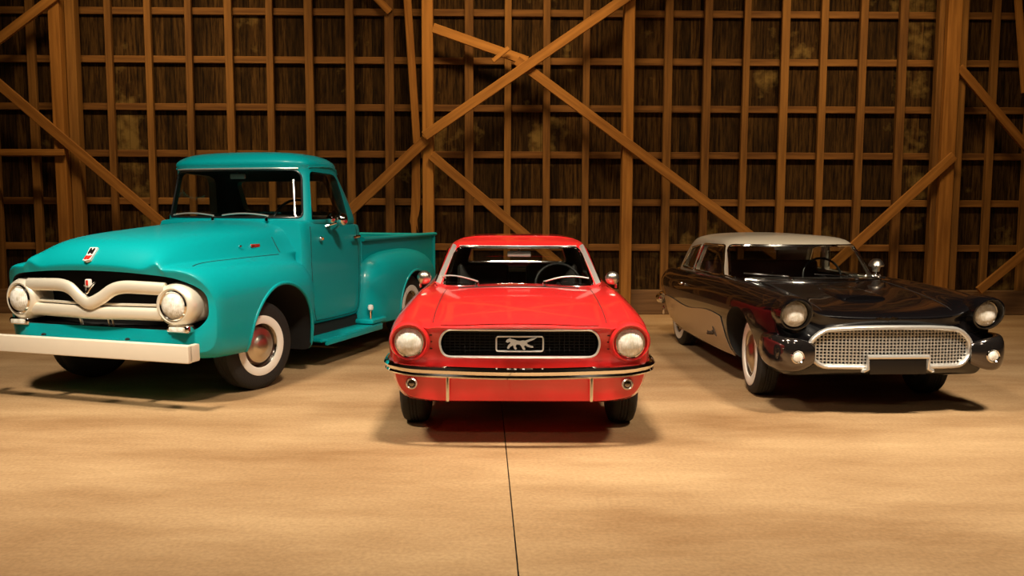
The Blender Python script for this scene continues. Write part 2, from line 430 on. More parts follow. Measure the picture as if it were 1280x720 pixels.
# ================================================================== RED CAR
def red_car():
    car = empty('coupe', 'red classic two-door coupe facing forward with black oval-ended grille between the other two cars', 'car', (.05, 6.04, 0), 0)
    red = M['red']
    rows = []
    #        y    zc    zv    zf    xf    zs    xs    xm    zb
    T = [(-.79, .797, .788, .803, .72, .755, .785, .805, .30),
         (-.74, .815, .800, .815, .73, .775, .805, .828, .285),
         (-.58, .852, .828, .838, .735, .795, .835, .862, .25),
         (-.28, .893, .862, .872, .74, .812, .845, .872, .23),
         (.05, .920, .888, .897, .74, .828, .845, .874, .21),
         (.32, .938, .906, .912, .74, .838, .845, .872, .20),
         (.50, .945, .920, .918, .735, .845, .84, .87, .20),
         (.80, .935, .930, .920, .73, .85, .838, .868, .20),
         (1.6, .93, .93, .918, .73, .85, .838, .868, .20),
         (2.3, .94, .935, .925, .74, .86, .845, .875, .20),
         (2.75, .95, .94, .930, .745, .87, .845, .875, .22),
         (3.2, .94, .93, .925, .745, .86, .84, .868, .26),
         (3.62, .90, .90, .90, .74, .85, .82, .85, .30),
         (3.72, .86, .86, .87, .72, .82, .79, .81, .36)]
    for i, (y, zc, zv, zf, xf, zs, xs, xm, zb) in enumerate(T):
        top = [(0, zc), (.14, zc), (.28, zc - .006), (.42, zc - .012), (.545, zv + .004), (.575, zv - .006), (.64, zf - .008), (xf, zf), (xs, zs)]
        side = [(xm, .70), (xm + .002, .60), (xm - .008, .47), (xm - .03, .36)]
        bot = [(xs * .93, zb)] + [(x, zb) for x in (.66, .58, .5, .42, .32, .22, .11, 0)]
        pts = []
        for (x, z) in top + side + bot:
            dy = 0
            if i < 3:
                w = (1, .9, .4)[i]
                dy += w * max(0, .50 - z) * .45
                dy += w * .16 * max(0, (x - .74) / .1) ** 1.3 * .5
                if z < .5 and x > .5: z += w * .06 * ((x - .5) / .3) ** 2 * (.5 - z) / .2
                if x < .5 and z > .7: dy -= w * .02 * (1 - (x / .5) ** 2)
                if i > 0: dy -= .0
            if i >= 12: dy -= max(0, .6 - z) * .3
            pts.append((x, y + dy, z))
        rows.append(pts)
    def front(p, i, j):
        x, y, z = p
        yy = -.735
        if z < .5: yy = -.735 + (.50 - z) * .30
        if x > .74: yy += (x - .74) * .5
        return (x, yy, z)
    body = hull('body', rows, 8, 13, red, car, front=front, ccol={5: .5, 7: .35}, crow={0: .55}, lv=3)
    bvh = bvh_of(body)
    grille_poly = rpoly([(-.485, .600), (.485, .600), (.512, .70), (.47, .772), (-.47, .772), (-.512, .70)], [.05, .05, .06, .05, .05, .06], 5)
    cs = [cutter(grille_poly, 'y', -1.2, -.60, M['dark'])]
    for y in (0.0, 2.74):
        for s in (1, -1):
            bm = bmesh.new(); lathe_bm(bm, [(0, 0), (.375, 0), (.375, .32), (0, .32)], outw(s * .60, y, .33, s), 48); me = tomesh(bm); me.materials.append(M['dark']); cs.append(me)
    cs.append(cutbox((0, 1.70, 1.0), (1.24, 2.05, .9), M['interior'], .06))
    cut(body, cs)
    # greenhouse
    G = []
    for z, yf, hw, yr, bow in ((.86, .47, .700, 3.02, .13), (.93, .55, .682, 2.92, .13), (1.08, .84, .640, 2.62, .12), (1.20, 1.07, .598, 2.38, .11), (1.245, 1.18, .565, 2.26, .10), (1.272, 1.32, .50, 2.08, .07)):
        f = [(0, yf), (hw * .35, yf + bow * .08), (hw * .7, yf + bow * .4), (hw * .93, yf + bow)]
        s = [(hw, yf + bow + .10), (hw * 1.01, (yf + yr) / 2 - .3), (hw * 1.01, (yf + yr) / 2 + .3), (hw, yr - .22)]
        r = [(hw * .92, yr - .09), (hw * .7, yr - .03), (hw * .35, yr), (0, yr)]
        G.append([(x, y, z) for x, y in f + s + r])
    G = G[::-1]
    gh = hull('roof', G, 3, 8, red, car, front=lambda p, i, j: (p[0], p[1], 1.298), lv=3)
    gb = bvh_of(gh)
    inner = gh.data.copy()
    inner.transform(Matrix.Translation((0, 1.72, 0)) @ Matrix.Diagonal((.93, .955, 1, 1)) @ Matrix.Translation((0, -1.72, -.03)))
    inner.materials.clear(); inner.materials.append(M['interior'])
    ws = rpoly([(-.600, .925), (.600, .925), (.520, 1.208), (-.520, 1.208)], [.03, .03, .06, .06], 4)
    rw = rpoly([(-.52, .98), (.52, .98), (.44, 1.19), (-.44, 1.19)], .05, 4)
    sw = rpoly([(.86, .93), (2.05, .93), (1.90, 1.17), (1.28, 1.185)], .04, 4)
    cut(gh, [inner, cutter(ws, 'y', -1, 1.55, M['interior']), cutter(rw, 'y', 1.9, 3.5, M['interior']), cutter(sw, 'x', -1, 1, M['interior'])])
    pane('windshield', gb, ws, 'y', M['glass'], car)
    pane('rear_window', gb, rw, 'y', M['glass'], car, sgn=-1)
    for s in (1, -1): pane('side_window', gb, sw, 'x', M['glass'], car, sgn=s)
    tube('windshield_trim', draped(gb, dens(ws, .04), 'y', .002), .011, M['chrome'], car, closed=True)
    tube('rear_window_trim', draped(gb, dens(rw, .04), 'y', .002, sgn=-1), .010, M['chrome'], car, closed=True)
    tube('roof_edge_trim', draped(gb, [(-.50 + .05 * k, 1.216) for k in range(21)], 'y', .002), .006, M['silver'], car)
    # bright drip rails / A pillar mouldings
    for s in (1, -1):
        tube('drip_rail', draped(gb, dens(sw, .04), 'x', .004, sgn=s), .011, M['chrome'], car, closed=True)
        p = draped(gb, [(s * (.638 - .098 * t), .925 + .285 * t) for t in [k / 12 for k in range(13)]], 'y', .006)
        tube('pillar_trim', p, .013, M['silver'], car, prof=[(.026 * cos(t), .012 * sin(t)) for t in [2 * PI * k / 12 for k in range(12)]], up=Vector((0, 1, .3)))
    # grille
    fr = [(x, -.775 - .012 * (1 - (x / .5) ** 2), z) for x, z in dens(grille_poly, .03)]
    g = tube('grille', fr, .0075, M['silver'], car, closed=True, up=Vector((0, 1, 0)))
    bm = bmesh.new()
    for k in range(31): box_bm(bm, (-.48 + .032 * k, -.69, .686), (.003, .012, .17))
    for k in range(9): box_bm(bm, (0, -.692, .61 + .019 * k), (.98, .012, .003))
    link('grille_mesh', tomesh(bm), M['dkgrey'], g)
    cor = rpoly([(-.148, .636), (.148, .636), (.148, .730), (-.148, .730)], .016, 3)
    tube('emblem_frame', [(x, -.775, z) for x, z in cor], .0055, M['silver'], g, closed=True, up=Vector((0, 1, 0)))
    # galloping horse badge, thick cut-out
    hs = [(-.088, .698), (-.082, .710), (-.068, .717), (-.061, .724), (-.053, .715), (-.036, .712), (-.018, .705), (0, .702), (.020, .706), (.034, .704), (.050, .710), (.075, .719), (.108, .724), (.088, .711), (.060, .700), (.044, .692),
          (.050, .682), (.066, .674), (.084, .670), (.086, .661), (.072, .661), (.050, .667), (.034, .676), (.026, .668), (.036, .652), (.030, .643), (.020, .649), (.010, .668), (.0, .680), (-.020, .682), (-.026, .668), (-.018, .654), (-.026, .646), (-.038, .658), (-.042, .676), (-.060, .666), (-.070, .652), (-.080, .656), (-.074, .674), (-.058, .690), (-.064, .699), (-.076, .692)]
    bm = prism(hs, 'y', -.788, -.772); link('horse_emblem', tomesh(bm), M['silver'], g, smooth=False)
    # headlights
    for s in (1, -1):
        h = lathe('headlight', [(.134, -.04), (.131, .02), (.124, .050), (.115, .064), (.106, .060), (.100, .035), (.098, .0)], fwd(s * .698, -.735, .695), red, car, seg=48,
                  skew=lambda r, a, hh: .022 * sin(a) if hh > 0 else 0)
        lathe('headlight_rim', [(.101, .028), (.100, .045), (.092, .052), (.086, .045), (.086, .02)], fwd(s * .698, -.735, .695), M['chrome'], h, seg=48)
        lathe('headlight_lens', [(.088, .045), (.075, .062), (.055, .074), (.03, .081), (0, .083)], fwd(s * .698, -.735, .695), M['lens'], h, seg=48)
        # three gill slots beside the grille
        for k in range(3):
            z = .645 + k * .045
            tube('gill_trim', draped(bvh, [(s * .556, z), (s * .572, z)], 'y', .001), .004, M['seamr'], car)
        r = lathe('turn_signal', [(.036, 0), (.036, .018), (.030, .024), (.025, .018), (.025, .006)], fwd(s * .690, -.722, .418), M['silver'], car, seg=28)
        lathe('turn_signal_lens', [(.026, .004), (.018, .014), (0, .018)], fwd(s * .690, -.722, .418), M['dchrome'], r, seg=24)
    # front bumper : bowed blade wrapping the corners
    path = [(-.862, -.42, .530), (-.858, -.58, .530), (-.832, -.68, .528), (-.775, -.745, .524), (-.65, -.79, .514), (-.4, -.825, .510), (-.2, -.84, .507), (0, -.845, .506), (.2, -.84, .507), (.4, -.825, .510), (.65, -.79, .514), (.775, -.745, .524), (.832, -.68, .528), (.858, -.58, .530), (.862, -.42, .530)]
    pr = [(-.012, -.034), (.008, -.038), (.022, -.026), (.016, -.012), (.026, 0), (.030, .012), (.020, .030), (.006, .036), (-.012, .032)]
    bmp = tube('front_bumper', path, .03, M['chrome'], car, smooth=6, prof=pr)
    for s in (1, -1):
        bm = bmesh.new(); box_bm(bm, (s * .455, -.775, .40), (.020, .05, .17), .009, 3); box_bm(bm, (s * .455, -.795, .49), (.03, .06, .03), .01, 2)
        link('bumper_guard', tomesh(bm), M['chrome'], bmp)
    # hood seam and cowl
    hs_ = [(-.555, -.70), (-.563, -.3), (-.563, .2), (-.555, .42)]
    for s in (1, -1): tube('hood_seam', draped(bvh, [(s * x, y) for x, y in catmull([(p[0], p[1], 0) for p in hs_], 8) for x, y in [(x, y)]] if False else [(s * p.x, p.y) for p in catmull([(a, b, 0) for a, b in hs_], 8)], 'z', -.001), .0035, M['seamr'], car)
    tube('hood_lip', draped(bvh, [(-.50 + .05 * k, -.765 - .012 * (1 - ((-.5 + .05 * k) / .5) ** 2)) for k in range(21)], 'z', .000), .005, M['chrome'], car)
    tube('cowl_vent', draped(bvh, [(-.46 + .046 * k, .405 - .03 * (1 - ((k - 10) / 10) ** 2)) for k in range(21)], 'z', .001), .007, M['blacke'], car)
    for s in (-1, 1):
        piv = hit(bvh, (s * .26 - .06, .44, 3), (0, 0, -1), .015)
        a = draped(gb, [(piv.x + s * .36 * t, .945 + .035 * sin(t * 2.6)) for t in [k / 8 for k in range(9)]], 'y', .02)
        w = tube('wiper', [piv] + a, .0065, M['silver'], car)
        lathe('wiper_pivot', [(.016, -.02), (.016, .015), (.01, .02), (0, .022)], Matrix.Translation(piv), M['chrome'], w, seg=16)
    # door mirrors
    for s in (1, -1):
        m = lathe('side_mirror', [(.0, -.03), (.030, -.024), (.050, -.004), (.056, .012), (.054, .020), (0, .021)][::1], fwd(s * .750, .66, .985, s * -.1, PI), M['hub'], car, seg=28)
        tube('mirror_stem', [(s * .79, .74, .905), (s * .785, .72, .94), (s * .765, .69, .972)], .012, M['chrome'], m)
    # interior
    box('dashboard', (0, .80, .84), (1.20, .26, .14), M['interior'], car, .04, 3)
    for s in (1, -1):
        seat = box('front_seat', (s * .32, 1.55, .55), (.50, .50, .20), M['interior'], car, .06, 3)
        box('backrest', (s * .32, 1.82, .80), (.48, .14, .46), M['interior'], seat, .06, 3, Matrix.Rotation(-.2, 4, 'X'))
    box('rear_bench', (0, 2.42, .72), (1.15, .20, .44), M['interior'], car, .06, 3)
    sw_ = tube('steering_wheel', [(.34 + .19 * cos(t), 1.08 + .05 * sin(t), .90 + .17 * sin(t)) for t in [2 * PI * k / 28 for k in range(28)]], .012, M['blacke'], car, closed=True, up=Vector((0, 1, .2)))
    tube('steering_column', [(.34, 1.08, .90), (.34, .85, .84)], .02, M['blacke'], sw_)
    tube('parcel_shelf_trim', [(-.50, 2.26, .955), (-.3, 2.22, .965), (.3, 2.22, .965), (.50, 2.26, .955)], .012, M['silver'], car, smooth=4)
    rm = box('rearview_mirror', (.01, 1.14, 1.150), (.20, .025, .05), M['silver'], car, .012, 3)
    tube('mirror_bracket', [(.01, 1.145, 1.16), (.01, 1.16, 1.235)], .006, M['chrome'], rm)
    # wheels
    for y in (0, 2.74):
        for s in (1, -1): make_wheel(car, (s * .735, y, .322), s, R=.322, W=.19, whitewall=False, cap=.5)
    # tail details
    rb = tube('rear_bumper', [(-.86, 3.45, .50), (-.84, 3.68, .50), (-.70, 3.80, .50), (0, 3.84, .50), (.70, 3.80, .50), (.84, 3.68, .50), (.86, 3.45, .50)], .035, M['chrome'], car, smooth=6, prof=circ(.02, 8, .04))
    for s in (1, -1): box('tail_light', (s * .62, 3.74, .70), (.16, .04, .13), M['redlens'], car, .012, 2)
    bm = bmesh.new(); box_bm(bm, (0, .0, .28), (1.3, .10, .10), .02); box_bm(bm, (0, 1.4, .24), (.5, 2.9, .10), .02); link('chassis', tomesh(bm), M['dark'], car)
    return car

# ================================================================== TEAL TRUCK
def teal_truck():
    car = empty('pickup_truck', 'teal vintage stepside pickup truck with cream bumper and V-shaped silver grille bar', 'truck', (-3.00, 7.37, 0), -.30)
    teal = M['teal']; WY = -.02; RY = 3.05; WZ = .375
    rows = []
    #     y    zc    ze   zv    zft   xo   zlow
    T = [(-.90, 1.095, 1.080, 1.055, 1.035, 1.00, .46),
         (-.885, 1.150, 1.125, 1.080, 1.050, 1.010, .43),
         (-.80, 1.262, 1.200, 1.095, 1.062, 1.020, .40),
         (-.58, 1.322, 1.245, 1.100, 1.070, 1.022, .39),
         (-.18, 1.355, 1.265, 1.105, 1.072, 1.022, .38),
         (.25, 1.388, 1.285, 1.110, 1.070, 1.025, .34),
         (.55, 1.408, 1.305, 1.115, 1.050, 1.015, .27),
         (.76, 1.415, 1.320, 1.115, 1.020, .990, .24),
         (.88, 1.425, 1.335, 1.115, 1.000, .900, .24),
         (.98, 1.430, 1.345, 1.110, .980, .820, .26)]
    for i, (y, zc, ze, zv, zf, xo, zl) in enumerate(T):
        k = xo / 1.02
        nar = 1 if i < 7 else (.97, .94, .92)[i - 7]
        wv = (.655, .655, .660, .675, .695, .715, .725, .735, .745, .755)[i]
        top = [(0, zc), (.20, zc - .004), (.36, zc - .014), (.47, zc - .032), (wv - .115, max(ze, zc - .075)), (wv - .045, zv + .07), (wv, zv + .008), (.79 * k, zf + .028), (.88 * k, zf + .004), (.955 * k, zf - .060)]
        zl = zl - .03
        side = [(xo, zf - .18), (xo + .003, .72), (xo, .58), (xo - .015, zl + .06)]
        bot = [(xo - .06, zl)] + [(x * k, zl) for x in (.86, .78, .70, .62, .52, .40, .26, .13, 0)]
        pts = []
        for x, z in top + side + bot:
            dy = 0
            if i < 4:
                w = (1, 1, .75, .3)[i]
                dy += w * .20 * max(0, (x - .70) / .32) ** 2
                dy += w * max(0, .60 - z) * .25
                dy -= w * .02 * (1 - min(1, x / .7) ** 2)
            pts.append((x, y + dy, z))
        rows.append(pts)
    def front(p, i, j):
        x, y, z = p
        yy = -.855 + .20 * max(0, (x - .70) / .32) ** 2
        if z < .6: yy -= .015
        return (x, yy, z)
    body = hull('front_clip', rows, 9, 14, teal, car, front=front, ccol={6: .6}, crow={0: .6, 9: 1}, lv=3)
    bvh = bvh_of(body)
    op = rpoly([(-.88, .605), (.88, .605), (.955, .70), (.950, .90), (.78, 1.005), (.40, 1.040), (0, 1.050), (-.40, 1.040), (-.78, 1.005), (-.950, .90), (-.955, .70)], [.05, .05, .05, .08, .2, .2, .2, .2, .2, .08, .05], 4)
    cs = [cutter(op, 'y', -1.5, -.66, M['dark'])]
    def arch(y, z, r, x0, x1, s, rear=False):
        pl = [(y - r - .005, -.1)] + [(y - r * cos(t), z + r * sin(t) * 1.0) for t in [PI * k / 28 for k in range(29)]] + [(y + r + .03, -.1)]
        a, b = (x0, x1) if s > 0 else (-x1, -x0)
        return cutter(pl, 'x', a, b, M['dark'])
    AR = .515; AY = .205
    for s in (1, -1): cs.append(arch(AY, WZ - .01, AR, .52, 1.3, s))
    cs.append(cutbox((0, 1.16, 1.3), (1.36, .40, .62), M['tealint']))
    cut(body, cs)
    # arch lips
    for s in (1, -1):
        pl = [(AY - AR, WZ - .01)] + [(AY - AR * cos(t), WZ + AR * sin(t)) for t in [PI * k / 28 for k in range(29)]] + [(AY + AR + .012, WZ - .06), (AY + AR + .02, WZ - .11)]
        d = draped(bvh, pl, 'x', -.004, sgn=s)
        tube('arch_lip', d, .016, teal, car, taper=lambda t: 1 if .03 < t < .97 else .6)
    # cab lower
    rows = []
    for y, w, zt, zb, f in ((.84, .80, 1.42, .42, 0), (.90, .835, 1.425, .40, 0), (1.2, .838, 1.42, .395, 0), (1.6, .838, 1.40, .39, 0), (1.9, .835, 1.385, .39, 0), (2.03, .81, 1.375, .40, 0), (2.07, .76, 1.37, .42, 0)):
        top = [(0, zt), (.3, zt), (.6, zt), (w - .09, zt), (w - .030, zt - .012)]
        side = [(w - .005, zt - .06), (w + .006, zt - .3), (w + .008, .85), (w, .60), (w - .01, zb + .05)]
        bot = [(w - .05, zb), (w - .2, zb), (.5, zb), (.3, zb), (0, zb)]
        rows.append([(x, y, z) for x, z in top + side + bot])
    cab = hull('cab_body', rows, 4, 10, teal, car, ccol={4: .3}, crow={0: .7, 6: .3}, lv=2)
    cb = bvh_of(cab)
    cut(cab, [cutbox((0, 1.46, 1.4), (1.42, .98, 1.0), M['tealint'], .05)])
    # upper cab
    G = []
    for z, yf, hw, yr, bow in ((1.36, .835, .838, 2.075, .10), (1.45, .855, .828, 2.06, .10), (1.70, .900, .795, 1.92, .10), (1.90, .935, .762, 1.78, .10), (1.95, .900, .776, 1.77, .11), (1.99, .890, .766, 1.75, .11), (2.045, .96, .69, 1.68, .11)):
        f = [(0, yf), (hw * .4, yf + bow * .06), (hw * .72, yf + bow * .3), (hw * .93, yf + bow)]
        s = [(hw, yf + bow + .08), (hw * 1.01, yf + .40), (hw * 1.01, yr - .40), (hw * 1.0, yr - .2)]
        r = [(hw * .90, yr - .07), (hw * .7, yr - .015), (hw * .4, yr), (0, yr)]
        G.append([(x, y, z) for x, y in f + s + r])
    G = G[::-1]
    gh = hull('cab_roof', G, 3, 8, teal, car, front=lambda p, i, j: (p[0], p[1], 2.092 - .02 * (p[0] / .6) ** 2), crow={2: .35}, lv=3)
    gb = bvh_of(gh)
    inner = gh.data.copy()
    inner.transform(Matrix.Translation((0, 1.46, 0)) @ Matrix.Diagonal((.90, .91, 1, 1)) @ Matrix.Translation((0, -1.46, -.05)))
    inner.materials.clear(); inner.materials.append(M['tealint'])
    ws = rpoly([(-.752, 1.445), (.752, 1.445), (.698, 1.900), (-.698, 1.900)], [.05, .05, .09, .09], 5)
    rw = rpoly([(-.56, 1.50), (.56, 1.50), (.53, 1.82), (-.53, 1.82)], .06, 4)
    sw = rpoly([(1.02, 1.425), (1.70, 1.425), (1.58, 1.87), (1.10, 1.89)], [.02, .03, .10, .04], 4)
    cut(gh, [inner, cutter(ws, 'y', -1, 1.30, M['tealint']), cutter(rw, 'y', 1.65, 3, M['tealint']), cutter(sw, 'x', -1.2, 1.2, M['tealint'])])
    pane('windshield', gb, ws, 'y', M['glass'], car)
    pane('rear_window', gb, rw, 'y', M['glass'], car, sgn=-1)
    for s in (1, -1): pane('side_window', gb, sw, 'x', M['glass'], car, sgn=s)
    tube('windshield_trim', draped(gb, dens(ws, .05), 'y', .0), .010, M['blacke'], car, closed=True)
    top = [p for p in draped(gb, [(-.68 + .068 * k, 1.916) for k in range(21)], 'y', .006)]
    tube('roof_edge_trim', top, .008, M['silver'], car)
    for s in (1, -1):
        tube('drip_rail', draped(gb, [(1.08, 1.93), (1.30, 1.945), (1.45, 1.945), (1.6, 1.92), (1.68, 1.88)], 'x', .004, sgn=s), .011, teal, car)
    # doors as seams with handles
    def cabhit(pts, s, off=-.001):
        out = []
        for p in pts:
            q = draped(cb, [p], 'x', off, sgn=s)
            out += q
        return out
    for s in (1, -1):
        seam = [(.97, 1.36), (.96, 1.0), (1.0, .62), (1.05, .47), (1.15, .44), (1.80, .44), (1.90, .47), (1.93, .6), (1.93, 1.0), (1.90, 1.36)]
        tube('door_seam', cabhit([(p.x, p.y) for p in catmull([(a, b, 0) for a, b in seam], 5)], s), .0045, M['seam'], car)
        h = lathe('door_handle', [(.0, -.005), (.022, 0), (.022, .022), (.013, .03), (.013, .05), (0, .052)], outw(s * .838, 1.84, 1.24, s), M['chrome'], car, seg=20)
        tube('grip', [(s * .885, 1.86, 1.245), (s * .888, 1.78, 1.24), (s * .880, 1.72, 1.232)], .013, M['chrome'], h, smooth=3)
        h = lathe('vent_latch', [(.0, -.005), (.024, 0), (.024, .02), (.015, .035), (0, .04)], outw(s * .838, 1.12, 1.24, s), M['chrome'], car, seg=20)
        box('latch_lens', (s * .878, 1.115, 1.24), (.008, .02, .02), M['amber'], h, .003, 1)
        # round door mirror on a chrome arm
        arm = tube('door_mirror', [(s * .835, 1.38, 1.33), (s * .92, 1.34, 1.36), (s * .97, 1.30, 1.41)], .012, M['chrome'], car, smooth=4)
        tube('mirror_brace', [(s * .835, 1.24, 1.36), (s * .90, 1.27, 1.38), (s * .95, 1.30, 1.40)], .009, M['chrome'], arm, smooth=3)
        lathe('mirror_head', [(0, -.045), (.03, -.040), (.056, -.018), (.066, .006), (.064, .018), (0, .02)], fwd(s * .985, 1.28, 1.425, 0, PI), M['chrome'], arm, seg=28)
        lathe('mirror_head_cap', [(0, .03), (.03, .026), (.045, .01), (.05, -.01)], fwd(s * .90, 1.22, 1.435, 0), M['chrome'], arm, seg=24)
    # hood seam
    for s in (1, -1):
        hs = [(.80, -.72), (.765, -.60), (.738, -.40), (.735, 0), (.735, .4), (.735, .56)]
        q = draped(bvh, [(s * p.x, p.y) for p in catmull([(a, b, 0) for a, b in hs], 6)], 'z', -.001)
        tube('hood_seam', q, .005, M['seam'], car)
        v = [hit(bvh, (s * 2, .60, z), (-s, 0, 0), -.001) for z in (1.13, 1.18, 1.23, 1.27)]
        v = [p for p in v if p]
        if len(v) > 1: tube('hood_side_seam', v, .005, M['seam'], car)
        # fender badge: small lightning shield in red with chrome wing
        b0 = hit(bvh, (s * 2, .30, 1.20), (-s, 0, 0), .004)
        bd = box('fender_badge', b0, (.012, .13, .030), M['redlens'], car, .005, 2)
        box('badge_wing', (b0.x + s * .004, b0.y - .045, b0.z), (.012, .06, .016), M['chrome'], bd, .004, 2)
        box('badge_stud', (b0.x + s * .001, b0.y - .22, b0.z + .005), (.012, .03, .014), M['chrome'], bd, .004, 2)
    # hood ornament emblem (shield) and V8 emblem
    e0 = hit(bvh, (0.0, -3, 1.165), (0, 1, 0), 0)
    n1 = hit(bvh, (0.0, -3, 1.20), (0, 1, 0), 0); tilt = math.atan2(n1.y - e0.y, .035)
    RT = Matrix.Translation(e0) @ Matrix.Rotation(-tilt, 4, 'X')
    def flat(name, poly, d0, d1, mat, par):
        bm = prism(poly, 'y', d0, d1); bm.transform(RT); return link(name, tomesh(bm), mat, par, smooth=False)
    sh = [(-.034, .066), (.040, .066), (.036, .0), (.026, -.050), (-.012, -.062), (-.040, -.056), (-.032, -.02)]
    em = flat('hood_emblem', sh, -.014, .02, M['whitee'], car)
    flat('emblem_letter', [(-.022, .054), (-.008, .058), (-.004, .040), (.006, .040), (.012, .058), (.026, .054), (.024, .004), (.010, -.002), (.004, .014), (-.006, .010), (-.016, -.004), (-.024, .006)], -.018, -.012, M['blacke'], em)
    flat('emblem_field', [(-.028, -.014), (-.005, -.014), (-.008, -.050), (-.032, -.048)], -.018, -.012, M['redlens'], em)
    flat('emblem_field', [(.028, -.012), (.000, -.014), (-.003, -.050), (.018, -.044)], -.018, -.012, M['redlens'], em)
    # grille: V dipped upper bar, lower bar, headlight pods
    P = catmull([(-.66, -.86, .918), (-.45, -.88, .925), (-.30, -.89, .925), (-.20, -.90, .900), (-.10, -.915, .835), (0, -.925, .795), (.10, -.915, .835), (.20, -.90, .900), (.30, -.89, .925), (.45, -.88, .925), (.66, -.86, .918)], 8)
    g = tube('grille', P, .05, M['satin'], car, prof=[(.030 * cos(t), .050 * sin(t)) for t in [2 * PI * k / 16 for k in range(16)]])
    P = catmull([(-.62, -.855, .722), (-.3, -.885, .722), (0, -.90, .718), (.3, -.885, .722), (.62, -.855, .722)], 8)
    tube('lower_grille_bar', P, .05, M['satin'], g, prof=[(.028 * cos(t), .050 * sin(t)) for t in [2 * PI * k / 16 for k in range(16)]])
    tube('grille_rib', [(-.60, -.835, .790), (0, -.875, .785), (.60, -.835, .790)], .012, M['satin'], g, smooth=8)
    for x in (-.02, .02): tube('grille_support', [(x + .09, -.80, .60), (x + .09, -.82, .68)], .007, M['satin'], g)
    tube('grille_support', [(-.20, -.80, .60), (-.20, -.82, .68)], .012, M['satin'], g)
    v8 = tube('v_emblem', [(-.050, -.90, .965), (-.028, -.93, .925), (0, -.945, .875), (.028, -.93, .925), (.050, -.90, .965)], .009, M['chrome'], g, smooth=3)
    bm = bmesh.new(); box_bm(bm, (0, -.925, .950), (.052, .03, .066), .014, 3); link('emblem_badge', tomesh(bm), M['whitee'], v8)
    box('emblem_stripe', (0, -.942, .955), (.020, .006, .040), M['redlens'], v8, .002, 1)
    for s in (1, -1):
        X = s * .735
        A = fwd(X, -.80, .798, s * .06)
        h = lathe('headlight', [(.165, -.10), (.172, .00), (.166, .045), (.150, .075), (.130, .088), (.116, .080), (.110, .05), (.108, .0)], A, M['satin'], car, seg=48)
        bm = bmesh.new()   # side of the pod flaring out to the fender
        rr = []
        for k in range(9):
            t = k / 8; r = .165 - .035 * t
            cx = X + s * .145 * t; cy = -.80 - .02 + .20 * t ** 1.6
            rr.append([bm.verts.new((cx + s * r * .75 * cos(a) * (.6 if cos(a) > 0 else 1), cy - .05 * cos(a) * (1 - t), .795 + (r - .01) * sin(a))) for a in [2 * PI * j / 24 for j in range(24)]])
        for Q, W_ in zip(rr, rr[1:]):
            for j in range(24): bm.faces.new((Q[j], Q[(j + 1) % 24], W_[(j + 1) % 24], W_[j]))
        bm.faces.new(rr[0]); bm.faces.new(rr[-1][::-1])
        link('pod_cheek', tomesh(bm), M['satin'], h)
        lathe('headlight_rim', [(.116, .055), (.118, .085), (.108, .096), (.098, .088), (.097, .06)], A, M['chrome'], h, seg=48)
        lathe('headlight_lens', [(.100, .08), (.085, .100), (.06, .114), (.03, .121), (0, .123)], A, M['lens'], h, seg=48)
        pk = box('parking_light', (s * .765, -.835, .618), (.20, .09, .060), M['chrome'], car, .022, 3)
        box('parking_lens', (s * .765, -.885, .618), (.13, .02, .034), M['lens'], pk, .008, 2)
    # bumper : plain C channel
    bmp = box('front_bumper', (0, -1.02, .462), (1.98, .055, .135), M['bumperwhite'], car, .012, 3)
    bm = bmesh.new()
    for s in (1, -1):
        box_bm(bm, (s * .965, -.97, .462), (.05, .12, .130), .012, 2)
    link('bumper_end', tomesh(bm), M['bumperwhite'], bmp)
    for x in (-.40, .40):
        lathe('bumper_bolt', [(.018, 0), (.018, .01), (.010, .016), (0, .017)], Matrix.Translation((x, -.985, .535)), M['blacke'], bmp, seg=12)
        box('bumper_bracket', (x, -.90, .46), (.06, .22, .06), M['dark'], bmp, .01, 2)
    # running boards
    for s in (1, -1):
        bm = prism([(s * .70, .95), (s * .96, .90), (s * 1.00, .98), (s * 1.00, 2.12), (s * .97, 2.22), (s * .70, 2.25)], 'z', .255, .292)
        bmesh.ops.recalc_face_normals(bm, faces=bm.faces)
        bmesh.ops.bevel(bm, geom=bm.edges[:], offset=.012, segments=2, affect='EDGES')
        rbd = link('running_board', tomesh(bm), teal, car)
        bm = bmesh.new(); box_bm(bm, (s * .985, 1.55, .250), (.03, 1.2, .05), .01); link('board_edge', tomesh(bm), teal, rbd)
        box('running_board_step', (s * .86, 2.10, .325), (.26, .34, .05), teal, rbd, .02, 3)
        box('sill_panel', (s * .76, 1.5, .345), (.05, 1.15, .11), M['dark'], rbd)
        fl = tube('side_marker', [(s * .93, 2.0, .33), (s * .93, 2.0, .44)], .012, M['chrome'], car)
        lathe('marker_bulb', [(0, -.03), (.026, -.02), (.032, .005), (.026, .03), (0, .038)], Matrix.Translation((s * .93, 2.0, .47)), M['whitee'], fl, seg=20)
    # bed
    bm = bmesh.new()
    for s in (1, -1):
        box_bm(bm, (s * .745, 3.15, .87), (.035, 2.04, .64), .006, 1)
    box_bm(bm, (0, 2.145, .87), (1.46, .035, .64), .006, 1)
    box_bm(bm, (0, 3.15, .58), (1.46, 2.0, .04))
    bed = link('cargo_bed', tomesh(bm), teal, car)
    for s in (1, -1):
        tube('bed_rail', [(s * .765, 2.13, 1.20), (s * .765, 4.19, 1.205)], .03, teal, bed, n=12, prof=circ(.042, 12, .024))
        tube('stake_post', [(s * .765, 4.16, .55), (s * .765, 4.16, 1.19)], .026, teal, bed, n=8)
    tg = box('tailgate', (0, 4.165, .88), (1.42, .04, .62), teal, car, .01, 2)
    tube('tailgate_rail', [(-.72, 4.165, 1.19), (.72, 4.165, 1.19)], .024, teal, tg)
